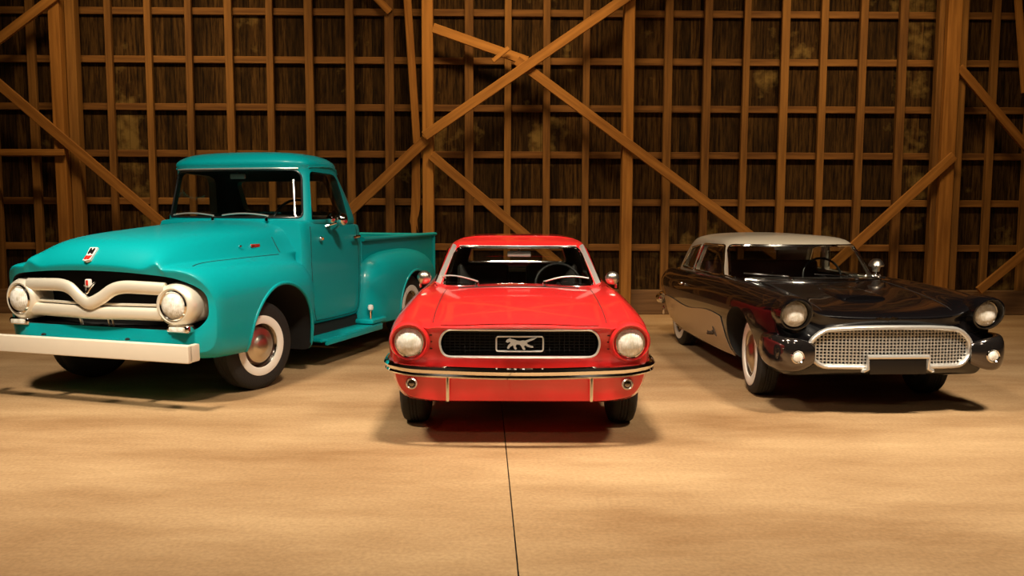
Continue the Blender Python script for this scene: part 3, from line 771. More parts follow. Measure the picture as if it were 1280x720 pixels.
    # rear fenders
    for s in (1, -1):
        bm = bmesh.new(); R_ = []
        for (y, xo, zt, zl) in ((1.96, .775, .50, .28), (1.99, .86, .80, .27), (2.10, .935, .955, .26), (2.30, .985, 1.035, .26), (2.6, 1.01, 1.065, .26), (3.0, 1.02, 1.075, .26), (3.3, 1.01, 1.06, .27), (3.6, .985, 1.01, .29), (3.82, .94, .91, .32), (3.95, .87, .77, .36), (4.0, .79, .62, .42)):
            xi = .73; ring = []
            for k in range(13):
                t = k / 12 * PI / 2
                ring.append((xi + (xo - xi) * sin(t) ** .75, zt - (zt - (zt + zl) / 2) * (1 - cos(t) ** .75) * .9))
            ring += [(xo, (zt + zl) / 2 - .08), (xo - .005, zl + .04), (xo - .03, zl), (xi, zl)]
            R_.append([bm.verts.new((s * x, y, z)) for x, z in ring])
        L = len(R_[0])
        for A_, B_ in zip(R_, R_[1:]):
            for j in range(L): bm.faces.new((A_[j], A_[(j + 1) % L], B_[(j + 1) % L], B_[j]))
        bm.faces.new(R_[0]); bm.faces.new(R_[-1][::-1])
        f = link('rear_fender', tomesh(bm), teal, car); subsurf(f, 1)
        fb = bvh_of(f)
        cut(f, [arch(RY, WZ, .44, .74, 1.3, s)])
        pl = [(RY - .44 * cos(t), WZ - .03 + (.44 * sin(t) + .03)) for t in [PI * k / 26 for k in range(27)]]
        tube('arch_lip', draped(fb, pl, 'x', -.004, sgn=s), .015, teal, f)
        box('tail_light', (s * .86, 4.0, .62), (.08, .05, .08), M['redlens'], car, .02, 2)
    # wipers, interior, wheels
    for s in (-1, 1):
        piv = Vector((s * .30 + .14, .86, 1.442))
        a = draped(gb, [(piv.x - .50 * t, 1.457 + .022 * sin(t * 3)) for t in [k / 10 for k in range(11)]], 'y', .02)
        w = tube('wiper', [piv + Vector((0, -.03, 0))] + a, .008, M['silver'], car)
        lathe('wiper_pivot', [(.018, -.02), (.018, .012), (.01, .02), (0, .022)], Matrix.Translation(piv + Vector((0, -.03, -.01))), M['chrome'], w, seg=16)
    rm = box('rearview_mirror', (-.02, 1.05, 1.845), (.17, .025, .05), M['silver'], car, .012, 3)
    tube('mirror_bracket', [(-.02, 1.05, 1.85), (-.02, 1.08, 1.96)], .006, M['chrome'], rm)
    box('dashboard', (0, 1.06, 1.34), (1.40, .16, .16), M['tealint'], car, .04, 3)
    sb = box('bench_seat', (0, 1.62, .98), (1.38, .44, .16), M['interior'], car, .05, 3)
    box('backrest', (0, 1.87, 1.22), (1.38, .13, .48), M['interior'], sb, .05, 3, Matrix.Rotation(-.12, 4, 'X'))
    st = tube('steering_wheel', [(.38 + .21 * cos(t), 1.38 + .10 * sin(t), 1.45 + .17 * sin(t)) for t in [2 * PI * k / 28 for k in range(28)]], .013, M['blacke'], car, closed=True, up=Vector((0, 1, .5)))
    tube('steering_column', [(.38, 1.38, 1.45), (.38, 1.16, 1.28)], .02, M['blacke'], st)
    for s in (1, -1):
        make_wheel(car, (s * .84, WY, WZ), s, R=.375, W=.20, ww=(.50, .68), cap=.41, rimmat='hub', rimcol='dchrome', steer=-.20)
        make_wheel(car, (s * .84, RY, WZ), s, R=.375, W=.20, ww=(.50, .68), cap=.41, rimmat='hub', rimcol='dchrome')
    bm = bmesh.new(); box_bm(bm, (0, WY, .36), (1.4, .10, .10), .02); box_bm(bm, (0, RY, .36), (1.4, .12, .12), .02)
    for x in (-.38, .38): box_bm(bm, (x, 1.6, .44), (.08, 4.9, .13), .01)
    link('chassis', tomesh(bm), M['dark'], car)
    return car

# ================================================================== BLACK CAR
def black_car():
    car = empty('convertible_coupe', 'glossy black classic two-seater with beige hardtop and wide egg-crate grille', 'car', (2.78, 7.03, 0), .05)
    blk = M['black']
    rows = []
    #     y    zc    zh    zf    xf    zs    xs    xm    zb
    T = [(-.80, .735, .745, .845, .745, .80, .82, .835, .30),
         (-.75, .765, .775, .868, .75, .82, .845, .86, .28),
         (-.60, .800, .812, .885, .755, .835, .865, .885, .26),
         (-.25, .838, .848, .905, .76, .85, .875, .90, .24),
         (.15, .870, .876, .918, .76, .86, .878, .905, .23),
         (.48, .892, .895, .922, .755, .862, .875, .905, .22),
         (.80, .90, .90, .920, .75, .862, .872, .90, .20),
         (1.5, .88, .88, .90, .75, .85, .868, .90, .18),
         (2.1, .86, .86, .875, .75, .82, .862, .895, .17),
         (2.6, .84, .84, .865, .755, .80, .855, .885, .18),
         (2.95, .81, .81, .86, .76, .78, .84, .865, .24),
         (3.20, .76, .76, .82, .755, .75, .80, .82, .36),
         (3.27, .70, .70, .76, .72, .70, .76, .77, .44)]
    for i, (y, zc, zh, zf, xf, zs, xs, xm, zb) in enumerate(T):
        top = [(0, zc), (.14, zc), (.28, zc + .002), (.42, zh), (.53, zh + .006), (.60, (zh + zf) / 2), (.67, zf - .012), (xf, zf), (xs, zs)]
        side = [(xm, .71 if i < 11 else .70), (xm - .008, .60), (xm - .045, .46 if zb < .4 else .55), (xm - .085, max(.34, zb + .03) if i < 6 else zb + .07)]
        bot = [(xs * .86, zb)] + [(x, zb) for x in (.66, .58, .5, .42, .32, .22, .11, 0)]
        pts = []
        for (x, z) in top + side + bot:
            dy = 0
            if i < 3:
                w = (1, .9, .4)[i]
                dy += w * max(0, .42 - z) * .35
                dy += w * .12 * max(0, (x - .72) / .12) ** 1.4
                if x < .62 and z > .65: dy -= w * .03 * (1 - (x / .62) ** 2)
            pts.append((x, y + dy, z))
        rows.append(pts)
    def front(p, i, j):
        x, y, z = p
        yy = -.83 + max(0, x - .6) * .30
        if z > .60: yy += .10 * min(1, (z - .60) / .10) * (1 if x > .5 else .3)
        if z < .42: yy += (.42 - z) * .4
        return (x, yy, z)
    body = hull('body', rows, 8, 13, blk, car, front=front, ccol={5: .25, 7: .35}, crow={0: .45}, lv=3)
    bvh = bvh_of(body)
    gp = rpoly([(-.535, .375), (.535, .375), (.615, .46), (.615, .555), (.52, .650), (.30, .668), (0, .672), (-.30, .668), (-.52, .650), (-.615, .555), (-.615, .46)], [.09, .09, .06, .08, .08, .1, .1, .1, .08, .08, .06], 4)
    cs = [cutter(gp, 'y', -1.3, -.70, M['dark'])]
    for y, r in ((.02, .385),):
        for s in (1, -1):
            bm = bmesh.new(); lathe_bm(bm, [(0, 0), (r, 0), (r, .32), (0, .32)], outw(s * .62, y, .34, s), 48); me = tomesh(bm); me.materials.append(M['dark']); cs.append(me)
    cs.append(cutbox((0, 1.78, .95), (1.28, 2.0, .8), M['interior'], .06))
    cut(body, cs)
    # hardtop
    G = []
    for z, yf, hw, yr, bow in ((.82, .56, .735, 3.02, .24), (.90, .62, .72, 2.96, .24), (1.05, .82, .69, 2.84, .20), (1.18, 1.00, .655, 2.68, .17), (1.23, 1.06, .63, 2.58, .15), (1.262, 1.18, .56, 2.44, .12)):
        f = [(0, yf), (hw * .4, yf + bow * .10), (hw * .75, yf + bow * .42), (hw * .95, yf + bow)]
        s = [(hw, yf + bow + .12), (hw * 1.01, (yf + yr) / 2 - .2), (hw * 1.01, (yf + yr) / 2 + .35), (hw, yr - .30)]
        r = [(hw * .90, yr - .12), (hw * .7, yr - .04), (hw * .4, yr), (0, yr)]
        G.append([(x, y, z) for x, y in f + s + r])
    G = G[::-1]
    gh = hull('hardtop', G, 3, 8, M['beige'], car, front=lambda p, i, j: (p[0], p[1], 1.292 - .02 * (p[0] / .5) ** 2), lv=3)
    gb = bvh_of(gh)
    inner = gh.data.copy()
    inner.transform(Matrix.Translation((0, 1.80, 0)) @ Matrix.Diagonal((.945, .965, 1, 1)) @ Matrix.Translation((0, -1.80, -.03)))
    inner.materials.clear(); inner.materials.append(M['liner'])
    ws = rpoly([(-.690, .895), (.690, .895), (.618, 1.192), (-.618, 1.192)], [.03, .03, .05, .05], 4)
    rw = rpoly([(-.48, .93), (.48, .93), (.42, 1.12), (-.42, 1.12)], .05, 4)
    sw = rpoly([(1.00, .90), (1.98, .90), (1.86, 1.178), (1.24, 1.188)], .03, 4)
    qw = rpoly([(2.06, .90), (2.52, .90), (2.30, 1.12), (1.95, 1.165)], .03, 4)
    cut(gh, [inner, cutter(ws, 'y', -1, 1.5, M['beige']), cutter(rw, 'y', 2.2, 3.5, M['interior']), cutter(sw, 'x', -1, 1, M['beige']), cutter(qw, 'x', -1, 1, M['beige'])])
    pane('windshield', gb, ws, 'y', M['glass'], car)
    pane('rear_window', gb, rw, 'y', M['tglass'], car, sgn=-1)
    tube('windshield_trim', draped(gb, dens(ws, .04), 'y', .002), .012, M['chrome'], car, closed=True)
    for s in (1, -1):
        pane('side_window', gb, sw, 'x', M['glass'], car, sgn=s)
        pane('quarter_window', gb, qw, 'x', M['glass'], car, sgn=s)
        tube('side_window_trim', draped(gb, dens(sw, .04), 'x', .003, sgn=s), .010, M['chrome'], car, closed=True)
        tube('quarter_window_trim', draped(gb, dens(qw, .04), 'x', .003, sgn=s), .010, M['chrome'], car, closed=True)
        # belt moulding
        bl = [hit(bvh, (s * (.70 + .02 * sin(k)), y, 3), (0, 0, -1), .004) for k, y in enumerate([.7 + .2 * j for j in range(12)])]
        tube('belt_trim', [p for p in bl if p], .008, M['chrome'], car)
    # grille
    fp = [(x, -.875 + .055 * (abs(x) / .6) ** 2, z) for x, z in dens(gp, .03)]
    g = tube('grille', fp, .02, M['silver'], car, closed=True, up=Vector((0, 1, 0)), prof=circ(.019, 10, .023))
    from mathutils.geometry import intersect_point_tri_2d
    def inside(x, z):
        c = False; n = len(gp)
        for i in range(n):
            x1, z1 = gp[i]; x2, z2 = gp[i - 1]
            if (z1 > z) != (z2 > z) and x < (x2 - x1) * (z - z1) / (z2 - z1) + x1: c = not c
        return c
    bm = bmesh.new()
    def barrun(pts, w, d, vert):
        sweep_bm(bm, pts, [(-w, -d), (w, -d), (w, d), (-w, d)], up=Vector((0, 1, 0)))
    yb = lambda x: -.855 + .055 * (abs(x) / .6) ** 2
    for k in range(-22, 23):
        x = k * .0268; zz = [z / 1000 for z in range(370, 680, 4) if inside(x, z / 1000)]
        if len(zz) > 3: barrun([(x, yb(x), zz[0] - .006), (x, yb(x), zz[-1] + .006)], .0033, .008, True)
    for k in range(12):
        z = .392 + k * .0240; xx = [x / 1000 for x in range(-630, 631, 10) if inside(x / 1000, z)]
        if len(xx) > 3: barrun([(x, yb(x), z) for x in [xx[0] - .006] + xx[4:-4:6] + [xx[-1] + .006]], .0033, .008, False)
    link('egg_crate', tomesh(bm), M['silver'], g)
    # plate with stepped silver frame
    pf = [(-.262, .345), (-.262, .352), (-.228, .368), (-.228, .456), (.228, .456), (.228, .368), (.262, .352), (.262, .345)]
    pl = box('number_plate', (.02, -.905, .386), (.425, .014, .115), M['plate'], car, .004, 2)
    tube('plate_frame', [(x + .02, -.906, z) for x, z in pf], .016, M['silver'], pl, up=Vector((0, 1, 0)))
    box('plate_bracket', (.02, -.86, .40), (.30, .08, .07), M['dark'], pl)
    # headlights with hooded brows
    for s in (1, -1):
        A = fwd(s * .727, -.76, .765, s * .03)
        sk = lambda r, a, hh: (-.03 if hh > .03 and r > .105 else 0) * (sin(a) if True else 0)
        h = lathe('headlight', [(.128, -.10), (.132, -.02), (.130, .05), (.122, .085), (.112, .088), (.104, .07), (.100, .02), (.098, -.02)], A, blk, car, seg=48, skew=lambda r, a, hh: (.035 * sin(a) if hh > .03 else 0))
        lathe('headlight_rim', [(.103, .008), (.103, .032), (.096, .040), (.089, .034), (.088, .01)], A, M['chrome'], h, seg=44)
        lathe('headlight_lens', [(.092, .036), (.078, .056), (.055, .068), (.03, .075), (0, .077)], A, M['lens'], h, seg=44)
        # bumper pod with fog light
        pth = catmull([(s * .60, -.845, .47), (s * .68, -.865, .47), (s * .76, -.862, .47), (s * .815, -.825, .475), (s * .850, -.76, .48), (s * .862, -.67, .485), (s * .862, -.58, .49), (s * .858, -.52, .49)], 5)
        prf = [(.050 * abs(cos(t)) ** .75 * (1 if cos(t) > 0 else -1), .125 * abs(sin(t)) ** .8 * (1 if sin(t) > 0 else -1)) for t in [2 * PI * k / 28 for k in range(28)]]
        pod = tube('bumper_end', pth, .1, M['smoke'], car, prof=prf, taper=lambda t: .62 + .38 * sin(min(1, t * 3.5) * PI / 2) if t < .3 else 1 - .35 * max(0, (t - .55) / .45) ** 2)
        A2 = fwd(s * .735, -.905, .462)
        lathe('fog_light', [(.050, -.02), (.052, .008), (.046, .016), (.040, .010), (.040, 0)], A2, M['chrome'], pod, seg=32)
        lathe('fog_lens', [(.042, .002), (.034, .014), (.018, .020), (0, .022)], A2, M['lens'], pod, seg=32)
    # lower valance bar between pods
    # flat bird emblem on the hood front
    e0 = hit(bvh, (-.04, -3, .728), (0, 1, 0), 0) or Vector((-.04, -.86, .728))
    bm = prism([(-.085, .010), (-.05, .014), (-.02, .006), (0, .012), (.02, .006), (.05, .014), (.085, .010), (.05, .000), (.015, -.006), (0, -.018), (-.015, -.006), (-.05, .000)], 'y', -.012, .02)
    bm.transform(Matrix.Translation(e0)); link('wing_emblem', tomesh(bm), M['chrome'], car, smooth=False)
    # hood scoop and hood seams
    bm = bmesh.new(); rr = []
    for y, w, h in ((-.38, .16, .030), (-.36, .18, .036), (-.2, .19, .038), (.0, .18, .030), (.2, .15, .018), (.36, .10, .004)):
        z0 = hit(bvh, (0, y, 3), (0, 0, -1)).z
        rr.append([bm.verts.new((w * cos(a), y, z0 - .01 + (h + .01) * max(0, sin(a)) ** .6)) for a in [PI * j / 20 for j in range(21)]])
    for Q, W_ in zip(rr, rr[1:]):
        for j in range(20): bm.faces.new((Q[j], Q[j + 1], W_[j + 1], W_[j]))
        bm.faces.new((Q[0], W_[0], W_[20], Q[20]))
    bm.faces.new(rr[0]); bm.faces.new(rr[-1][::-1]); link('hood_scoop', tomesh(bm), blk, car)
    for s in (1, -1):
        tube('hood_seam', draped(bvh, [(s * (.50 + .06 * t), -.74 + 1.2 * t) for t in [k / 20 for k in range(21)]], 'z', -.001), .003, M['dark'], car)
        # door gap on the side
        tube('door_seam', draped(bvh, [(1.02, .88), (.98, .7), (.97, .5), (1.0, .32)], 'x', -.001, sgn=s), .0035, M['dark'], car)
        tube('door_seam', draped(bvh, [(2.00, .86), (2.02, .7), (2.02, .5), (2.0, .32)], 'x', -.001, sgn=s), .0035, M['dark'], car)
        tube('sill_trim', draped(bvh, [(.48 + .1 * k, .235) for k in range(22)], 'x', .003, sgn=s), .007, M['chrome'], car)
        # polished lower flank panel with a dark script
        bm = bmesh.new(); G_ = []
        for k in range(19):
            y = .47 + k * (2.40 / 18); row = []
            zt = .585 - .06 * k / 18 + .022 * sin(k / 18 * 9); zb_ = .240 + .07 * max(0, (k - 12) / 6) ** 2
            for j in range(7):
                z = zb_ + (zt - zb_) * j / 6
                yy = y + (.10 * (1 - j / 6) ** 1 * (-.4) + .02 if k == 0 else 0)
                row.append(bm.verts.new(draped(bvh, [(yy, z)], 'x', .005, sgn=s)[0]))
            G_.append(row)
        for A_, B_ in zip(G_, G_[1:]):
            for j in range(6): bm.faces.new((A_[j], A_[j + 1], B_[j + 1], B_[j]))
        bmesh.ops.recalc_face_normals(bm, faces=bm.faces); bmesh.ops.solidify(bm, geom=bm.faces[:], thickness=-.004)
        fp_ = link('flank_panel', tomesh(bm), M['panelmetal'], car)
        scr = [(.98, .40), (.96, .45), (.93, .47), (.95, .43), (.99, .39), (.93, .41), (.90, .43), (.89, .39), (.87, .42), (.86, .385), (.83, .41), (.82, .38), (.79, .405), (.78, .375), (.75, .40), (.74, .37), (.71, .40), (.70, .365), (.66, .37)]
        scr = [(1.75 - p[0], p[1] - .02) for p in scr] if s < 0 else scr
        tube('script_lettering', draped(bvh, [(p.x, p.y) for p in catmull([(a, b, 0) for a, b in scr], 4)], 'x', .011, sgn=s), .0045, M['script'], fp_, n=6)
        d = lathe('door_handle', [(0, 0), (.018, .0), (.018, .02), (0, .024)], outw(s * .895, 1.88, .76, s), M['chrome'], car, seg=16)
        tube('grip', [(s * .92, 1.90, .762), (s * .923, 1.82, .762), (s * .915, 1.76, .758)], .009, M['chrome'], d, smooth=3)
        # tail lamp and exhaust tip of the rear bumper
        lathe('tail_light', [(.075, 0), (.075, .04), (.055, .06), (0, .07)], fwd(s * .68, 3.24, .66, PI), M['redlens'], car, seg=28)
        rb = lathe('rear_bumper_tip', [(0, -.14), (.05, -.12), (.06, 0), (.05, .07), (.035, .08), (.03, .05)], fwd(s * .80, 3.26, .46, PI), M['chrome'], car, seg=24)
        sk = box('quarter_marker', (s * .892, 2.70, .38), (.02, .05, .10), M['chrome'], car, .01, 2)
    tube('rear_bumper', [(-.82, 3.05, .50), (-.78, 3.28, .50), (-.5, 3.36, .50), (0, 3.38, .50), (.5, 3.36, .50), (.78, 3.28, .50), (.82, 3.05, .50)], .035, M['chrome'], car, smooth=6, prof=circ(.022, 8, .045))
    # mirror on the driver's side fender, wipers
    mb = hit(bvh, (.665, .80, 3), (0, 0, -1), 0)
    m = lathe('side_mirror', [(.045, -.01), (.042, .012), (.024, .022), (.016, .04), (.014, .06), (.0, .07)], Matrix.Translation(mb), M['chrome'], car, seg=24)
    lathe('mirror_head', [(0, .062), (.030, .056), (.055, .035), (.070, .0), (.066, -.012), (.040, -.016), (.030, -.06), (0, -.065)], Matrix.Translation((mb.x, mb.y, mb.z + .115)), M['hub'], m, seg=28)
    bm = bmesh.new()
    for k, (dx, dy, dz, r) in enumerate(((-.10, .0, .02, .024), (-.15, .05, .02, .018), (-.05, -.04, .012, .02), (.05, .02, .012, .022), (-.20, .08, .018, .014))):
        lathe_bm(bm, [(0, -r), (r * .7, -r * .6), (r, 0), (r * .7, r * .6), (0, r)], Matrix.Translation((mb.x + dx, mb.y + dy, mb.z + dz)), 16)
    tube('mirror_bar', [(mb.x - .22, mb.y + .08, mb.z + .018), (mb.x, mb.y, mb.z + .015)], .010, M['chrome'], m)
    link('mirror_fittings', tomesh(bm), M['chrome'], m)
    for s in (-1, 1):
        piv = hit(bvh, (s * .30 + .08, .57, 3), (0, 0, -1), .012)
        a = draped(gb, [(piv.x - .36 * t, .915 + .02 * t) for t in [k / 8 for k in range(9)]], 'y', .02)
        w = tube('wiper', [piv] + a, .007, M['chrome'], car)
        lathe('wiper_pivot', [(.018, -.02), (.018, .015), (.01, .02), (0, .022)], Matrix.Translation(piv), M['chrome'], w, seg=16)
    tube('cowl_trim', draped(bvh, [(-.62 + .062 * k, .50 + .16 * ((k - 10) / 10) ** 2) for k in range(21)], 'z', .002), .009, M['chrome'], car)
    # interior
    box('dashboard', (0, .92, .83), (1.22, .22, .12), M['interior'], car, .03, 3)
    sb = box('bench_seat', (0, 1.70, .58), (1.22, .52, .18), M['redint'], car, .05, 3)
    box('backrest', (0, 2.02, .80), (1.22, .14, .40), M['redint'], sb, .05, 3, Matrix.Rotation(-.15, 4, 'X'))
    st = tube('steering_wheel', [(.33 + .19 * cos(t), 1.22 + .05 * sin(t), .89 + .17 * sin(t)) for t in [2 * PI * k / 28 for k in range(28)]], .011, M['blacke'], car, closed=True, up=Vector((0, 1, .2)))
    tube('steering_column', [(.33, 1.22, .89), (.33, 1.0, .83)], .02, M['blacke'], st)
    rm = box('rearview_mirror', (-.08, 1.12, 1.165), (.22, .025, .035), M['silver'], car, .010, 3)
    tube('mirror_bracket', [(-.08, 1.125, 1.17), (-.08, 1.14, 1.21)], .006, M['chrome'], rm)
    for y in (0, 2.59):
        for s in (1, -1):
            make_wheel(car, (s * (.700 if y == 0 else .655), y - .02, .335), s, R=.335, W=.18, ww=(.58, .80), cap=.50, rimmat='hub', steer=-.10 if y == 0 else 0)
    bm = bmesh.new(); box_bm(bm, (0, .0, .30), (1.3, .10, .10), .02); box_bm(bm, (0, 1.4, .26), (.5, 2.7, .10), .02); link('chassis', tomesh(bm), M['dark'], car)
    return car

# ================================================================== BARN
WA = .0125; WY0 = 12.4
def W(x, d, z):      # wall frame -> world ; d = distance out from the siding towards the room (negative y)
    return Vector((x * cos(WA) - (d) * sin(WA), WY0 + x * sin(WA) + d * cos(WA), z))
RW = Matrix.Rotation(WA, 4, 'Z')
def wbox(name, x, d, z, s, mat, rot=0, bev=.006, shapefn=None):
    bm = bmesh.new(); box_bm(bm, (0, 0, 0), s, bev, 1)
    if shapefn: shapefn(bm)
    o = link(name, tomesh(bm), mat, None)
    o.matrix_world = Matrix.Translation(W(x, d, z)) @ RW @ Matrix.Rotation(-rot, 4, 'Y')
    return o
ORD = ['first', 'second', 'third', 'fourth', 'fifth', 'sixth', 'seventh', 'eighth', 'ninth', 'tenth']
def barn():
    # floor: two slabs with an open joint between them, running away from the camera
    bm = bmesh.new()
    jx = lambda y: -.038 + (.031 + .038) * (5.376 - y) / (5.376 - 3.408)
    y0, y1 = -7.0, 13.2
    for side in (-1, 1):
        e = .0035 * side
        pts = [(jx(y0) + e, y0), (side * 11.5, y0), (side * 11.5, y1), (jx(y1) + e, y1)]
        A = [bm.verts.new((x, y, 0)) for x, y in pts]; B = [bm.verts.new((x, y, -.25)) for x, y in pts]
        bm.faces.new(A); bm.faces.new(B)
        for i in range(4): bm.faces.new((A[i], A[(i + 1) % 4], B[(i + 1) % 4], B[i]))
    struct(link('floor', tomesh(bm), M['floor'], None, smooth=False))
    struct(box('floor.001', (0, 3.1, -.14), (.2, 20, .22), M['dark']))
    # siding
    bm = bmesh.new(); box_bm(bm, (0, 0, 0), (23, .08, 6.2))
    o = link('wall_back', tomesh(bm), M['plank'], None, smooth=False); o.matrix_world = Matrix.Translation(W(0, .04, 3.05)) @ RW; struct(o)
    struct(box('wall_left', (-11.4, 3, 3.0), (.1, 20.2, 6.2), M['sidewall']))
    struct(box('wall_right', (11.4, 3, 3.0), (.1, 20.2, 6.2), M['sidewall']))
    struct(box('wall_front', (0, -7, 3.0), (23, .1, 6.2), M['sidewall']))
    struct(box('ceiling', (0, 3, 6.15), (23, 20.4, .1), M['ceil']))
    # studs
    xs = [-7.98, -7.415, -6.842, -5.741, -5.182, -4.611, -4.039, -3.464, -2.905, -2.328, -1.768, -.628, -.072, .487, 1.055, 2.23, 2.79, 3.35, 3.906, 4.463, 5.028, 5.605, 6.94, 7.49]
    def where(x):
        if x < -6.4:
            k = [v for v in xs if v < -6.4][::-1].index(x); return '%s left of the thick left post' % ORD[k]
        if x < -1.5: k = [v for v in xs if -6.4 < v < -1.5].index(x); return '%s right of the thick left post' % ORD[k]
        if x < 1.5: k = [v for v in xs if -1.5 < v < 1.5].index(x); return '%s right of the post above the red car' % ORD[k]
        if x < 6.0: k = [v for v in xs if 1.5 < v < 6].index(x); return '%s right of the post beside the red car' % ORD[k]
        k = [v for v in xs if v > 6].index(x); return '%s right of the thick right post' % ORD[k]
    for x in xs:
        w = .108 + random.uniform(-.016, .022)
        o = wbox('wall_stud', x, -.085, 3.0, (w, .07, 5.9), M['studwood'], rot=random.uniform(-.004, .004))
        tag(o, 'narrow upright wooden wall stud, ' + where(x), 'stud', 'upright studs of the back wall')
    # girts
    zs = [.98, 1.635, 2.318, 2.982, 3.650, 4.325, 5.0, 5.67]
    gl = ['lowest above the base board', 'second lowest', 'third lowest, just above the truck roof', 'fourth from the bottom', 'fifth from the bottom', 'topmost, near the upper edge']
    for i, z in enumerate(zs[:6]):
        tag(wbox('wall_rail', 0, -.03, z, (22.6, .05, .10), M['girtwood']), 'horizontal wooden rail behind the studs, ' + gl[i], 'rail', 'horizontal rails of the back wall')
    tag(wbox('base_board', 0, -.069, .18, (22.6, .118, .36), M['basewood'], bev=.01), 'wide timber base board along the foot of the back wall', 'board')
    # main posts
    def post(x, w, d, lab, name='wall_post', z0=0, z1=5.95, lean=0, dd=.18, mat='postwood', fn=None):
        tag(wbox(name, x, -d, (z0 + z1) / 2, (w, dd, z1 - z0), M[mat], rot=lean, bev=.01, shapefn=fn), lab, 'post')
    post(-6.35, .155, .30, 'thick square wooden post near the left edge, paler front one of the pair', dd=.20, lean=.003)
    post(-6.19, .135, .21, 'darker timber near the left edge standing in for the shaded side of its neighbour', mat='studwood', dd=.16)  # separate darker timber stands for the shaded side face of the left post
    post(-1.20, .155, .27, 'thick square wooden post rising behind the truck bed and red car roof', dd=.20)
    post(1.63, .150, .27, 'thick square wooden post just right of the red car, crossed by a long brace', dd=.20)
    post(6.20, .20, .27, 'thick round-edged wooden post behind the black car on the right, left one of the pair', dd=.20, lean=-.004)
    post(6.385, .10, .22, 'slimmer wooden post behind the black car on the right, right one of the pair', mat='studwood', dd=.16)
    post(6.06, .08, .23, 'rough dark post strip on the left side of the thick right-hand post', mat='studwood', dd=.12)
    # leaning pole and splintered post beside centre post
    post(-1.46, .105, .29, 'slender leaning wooden pole left of the post above the red car', 'leaning_pole', 2.45, 5.85, lean=.06, dd=.10, mat='postwood')
    def splinter(bm):
        for v in bm.verts:
            if v.co.z < -.5: v.co.z += random.uniform(-.05, .25)
    bm = bmesh.new()
    zz = [2.35, 2.1, 1.9, 1.7, 1.5, 1.36, 1.25]
    sp = [(-1.43, 2.42), (-1.315, 2.42), (-1.315, 1.62), (-1.335, 1.46), (-1.36, 1.38), (-1.35, 1.20), (-1.375, 1.30), (-1.37, 1.05), (-1.33, 1.0), (-1.33, .345), (-1.47, .345), (-1.47, 1.02), (-1.44, 1.12), (-1.45, 1.30), (-1.465, 1.35), (-1.45, 1.50), (-1.435, 1.75)]
    bm = prism([(a + 1.40, b) for a, b in sp], 'y', -.06, .06)
    o = link('splintered_post', tomesh(bm), M['postwood'], None, smooth=False); o.matrix_world = Matrix.Translation(W(-1.40, -.26, 0)) @ RW
    tag(o, 'broken splintered wooden post standing behind the truck bed, below the leaning pole', 'post')
    # stump of it below
    # braces
    def brace(a, b, w, lab, d=.40, th=.05, name='diagonal_brace', mat='bracewood'):
        dx, dz = b[0] - a[0], b[1] - a[1]; L = math.hypot(dx, dz)
        o = wbox(name, (a[0] + b[0]) / 2, -d, (a[1] + b[1]) / 2, (L, th, w), M[mat], rot=math.atan2(dz, dx), bev=.005)
        tag(o, lab, 'brace', None)
    brace((-7.35, 3.66), (-6.25, 4.46), .125, 'diagonal timber brace in the top left corner, rising right to the thick left post', d=.425)
    brace((-7.36, 3.44), (-4.85, 1.24), .135, 'diagonal timber brace descending from the left edge to the truck windshield', d=.427)
    brace((-8.4, 2.30), (-6.262, 2.302), .09, 'short horizontal timber nailed across the thick left post above the truck hood', d=.43, name='cross_timber')
    brace((-2.45, 1.365), (-1.22, 2.50), .145, 'short diagonal timber rising from the truck cab to the splintered post', d=.40)
    brace((-1.24, 2.545), (2.3, 4.955), .135, 'long diagonal timber brace rising right from the post behind the red car', d=.455)
    brace((-1.12, 4.05), (.20, 3.60), .13, 'upper left length of the falling brace, starting high on the post above the red car', d=.345)
    brace((.05, 3.60), (3.9, .80), .135, 'long diagonal brace falling right from the crossing down behind the black car roof', d=.402)
    brace((-1.15, 2.29), (1.0, .475), .135, 'diagonal timber brace falling right from the centre post to behind the red car roof', d=.40)
    brace((4.3, .48), (6.26, 2.31), .135, 'diagonal timber brace rising right from the black car roof to the thick right-hand post', d=.40)
    brace((6.30, 3.55), (7.8, 1.92), .12, 'diagonal timber brace falling right from the thick right-hand post to the right edge', d=.34)
    brace((6.75, .38), (7.8, 1.28), .12, 'low diagonal timber brace at the right edge behind the black car headlight', d=.34)
    brace((7.05, 4.75), (7.26, 3.2), .09, 'short steep timber hanging at the top right corner', d=.34)
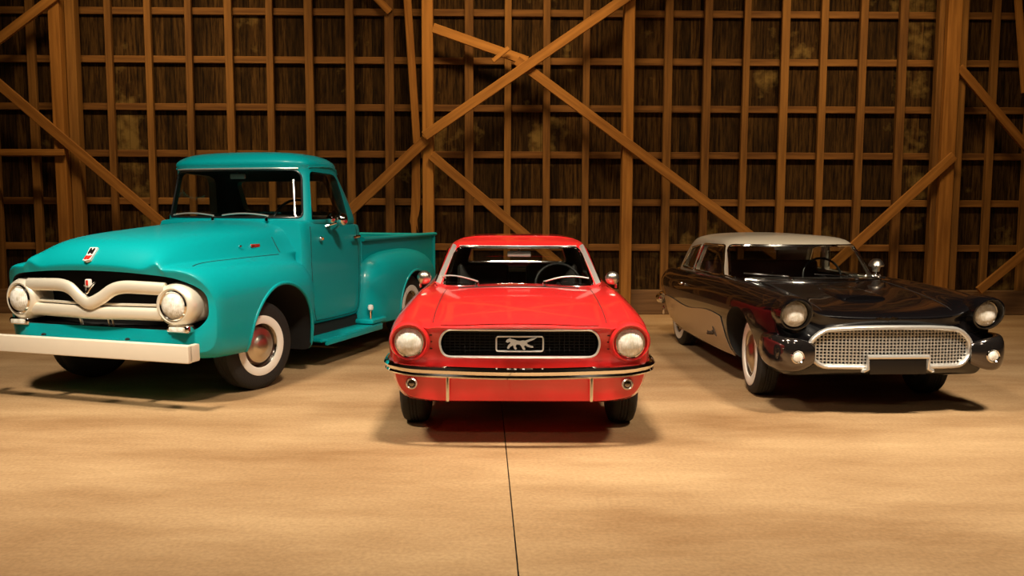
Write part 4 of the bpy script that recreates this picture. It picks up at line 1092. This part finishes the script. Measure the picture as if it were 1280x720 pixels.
    brace((-2.2, 4.78), (-1.74, 4.30), .10, 'short timber end poking in at the top, left of the leaning pole', d=.148)
    brace((-.285, 3.58), (-.06, 3.76), .06, 'pale splinter of wood sticking out below the falling brace near the crossing', d=.46, th=.03, name='wood_splinter', mat='bracewood')

red_car(); teal_truck(); black_car(); barn()

# ------------------------------------------------------------------ light
def area(name, loc, tgt, size, size_y, power, col=(1, .78, .52), spread=PI):
    d = bpy.data.lights.new(name, 'AREA'); d.shape = 'RECTANGLE'; d.size = size; d.size_y = size_y; d.energy = power; d.color = col; d.spread = spread
    o = bpy.data.objects.new(name, d); C.objects.link(o); o.location = loc
    o.rotation_euler = (Vector(tgt) - Vector(loc)).to_track_quat('-Z', 'Y').to_euler(); return o
LC = (1, .86, .67)
for x in (-3.3, .2, 3.6):
    area('hanging_lamp', (x, 3.9, 5.5), (x, 6.0, 0), .8, .5, 152, LC, 1.7)
for x in (-4.6, 0, 4.6):
    area('wall_lamp', (x, 10.0, 5.9), (x, 12.4, 1.6), 2.6, .3, 76, (1, .71, .36), 1.75)
for x in (-2.6, 2.6):
    area('front_fill', (x, -.6, 5.4), (x, 5.0, 0), .6, .4, 36, LC)  # weak fill added above the camera, no fixture of the barn

w = bpy.data.worlds.new('world'); bpy.context.scene.world = w; w.use_nodes = True
w.node_tree.nodes['Background'].inputs[0].default_value = (1, .7, .45, 1)
w.node_tree.nodes['Background'].inputs[1].default_value = .0

# ------------------------------------------------------------------ camera
cam = bpy.data.cameras.new('camera'); co = bpy.data.objects.new('camera', cam); C.objects.link(co)
cam.sensor_width = 36; cam.lens = 36 * 1053 / 1280; cam.clip_start = .05; cam.clip_end = 100
co.matrix_world = Matrix.Translation((0, 0, 1.527)) @ Matrix.Rotation(PI / 2 - .0927, 4, 'X') @ Matrix.Rotation(.0033, 4, 'Z')
sc = bpy.context.scene; sc.camera = co
sc.view_settings.view_transform = 'Standard'; sc.view_settings.look = 'None'; sc.view_settings.gamma = 1; sc.view_settings.exposure = 0
sc.view_settings.use_curve_mapping = False
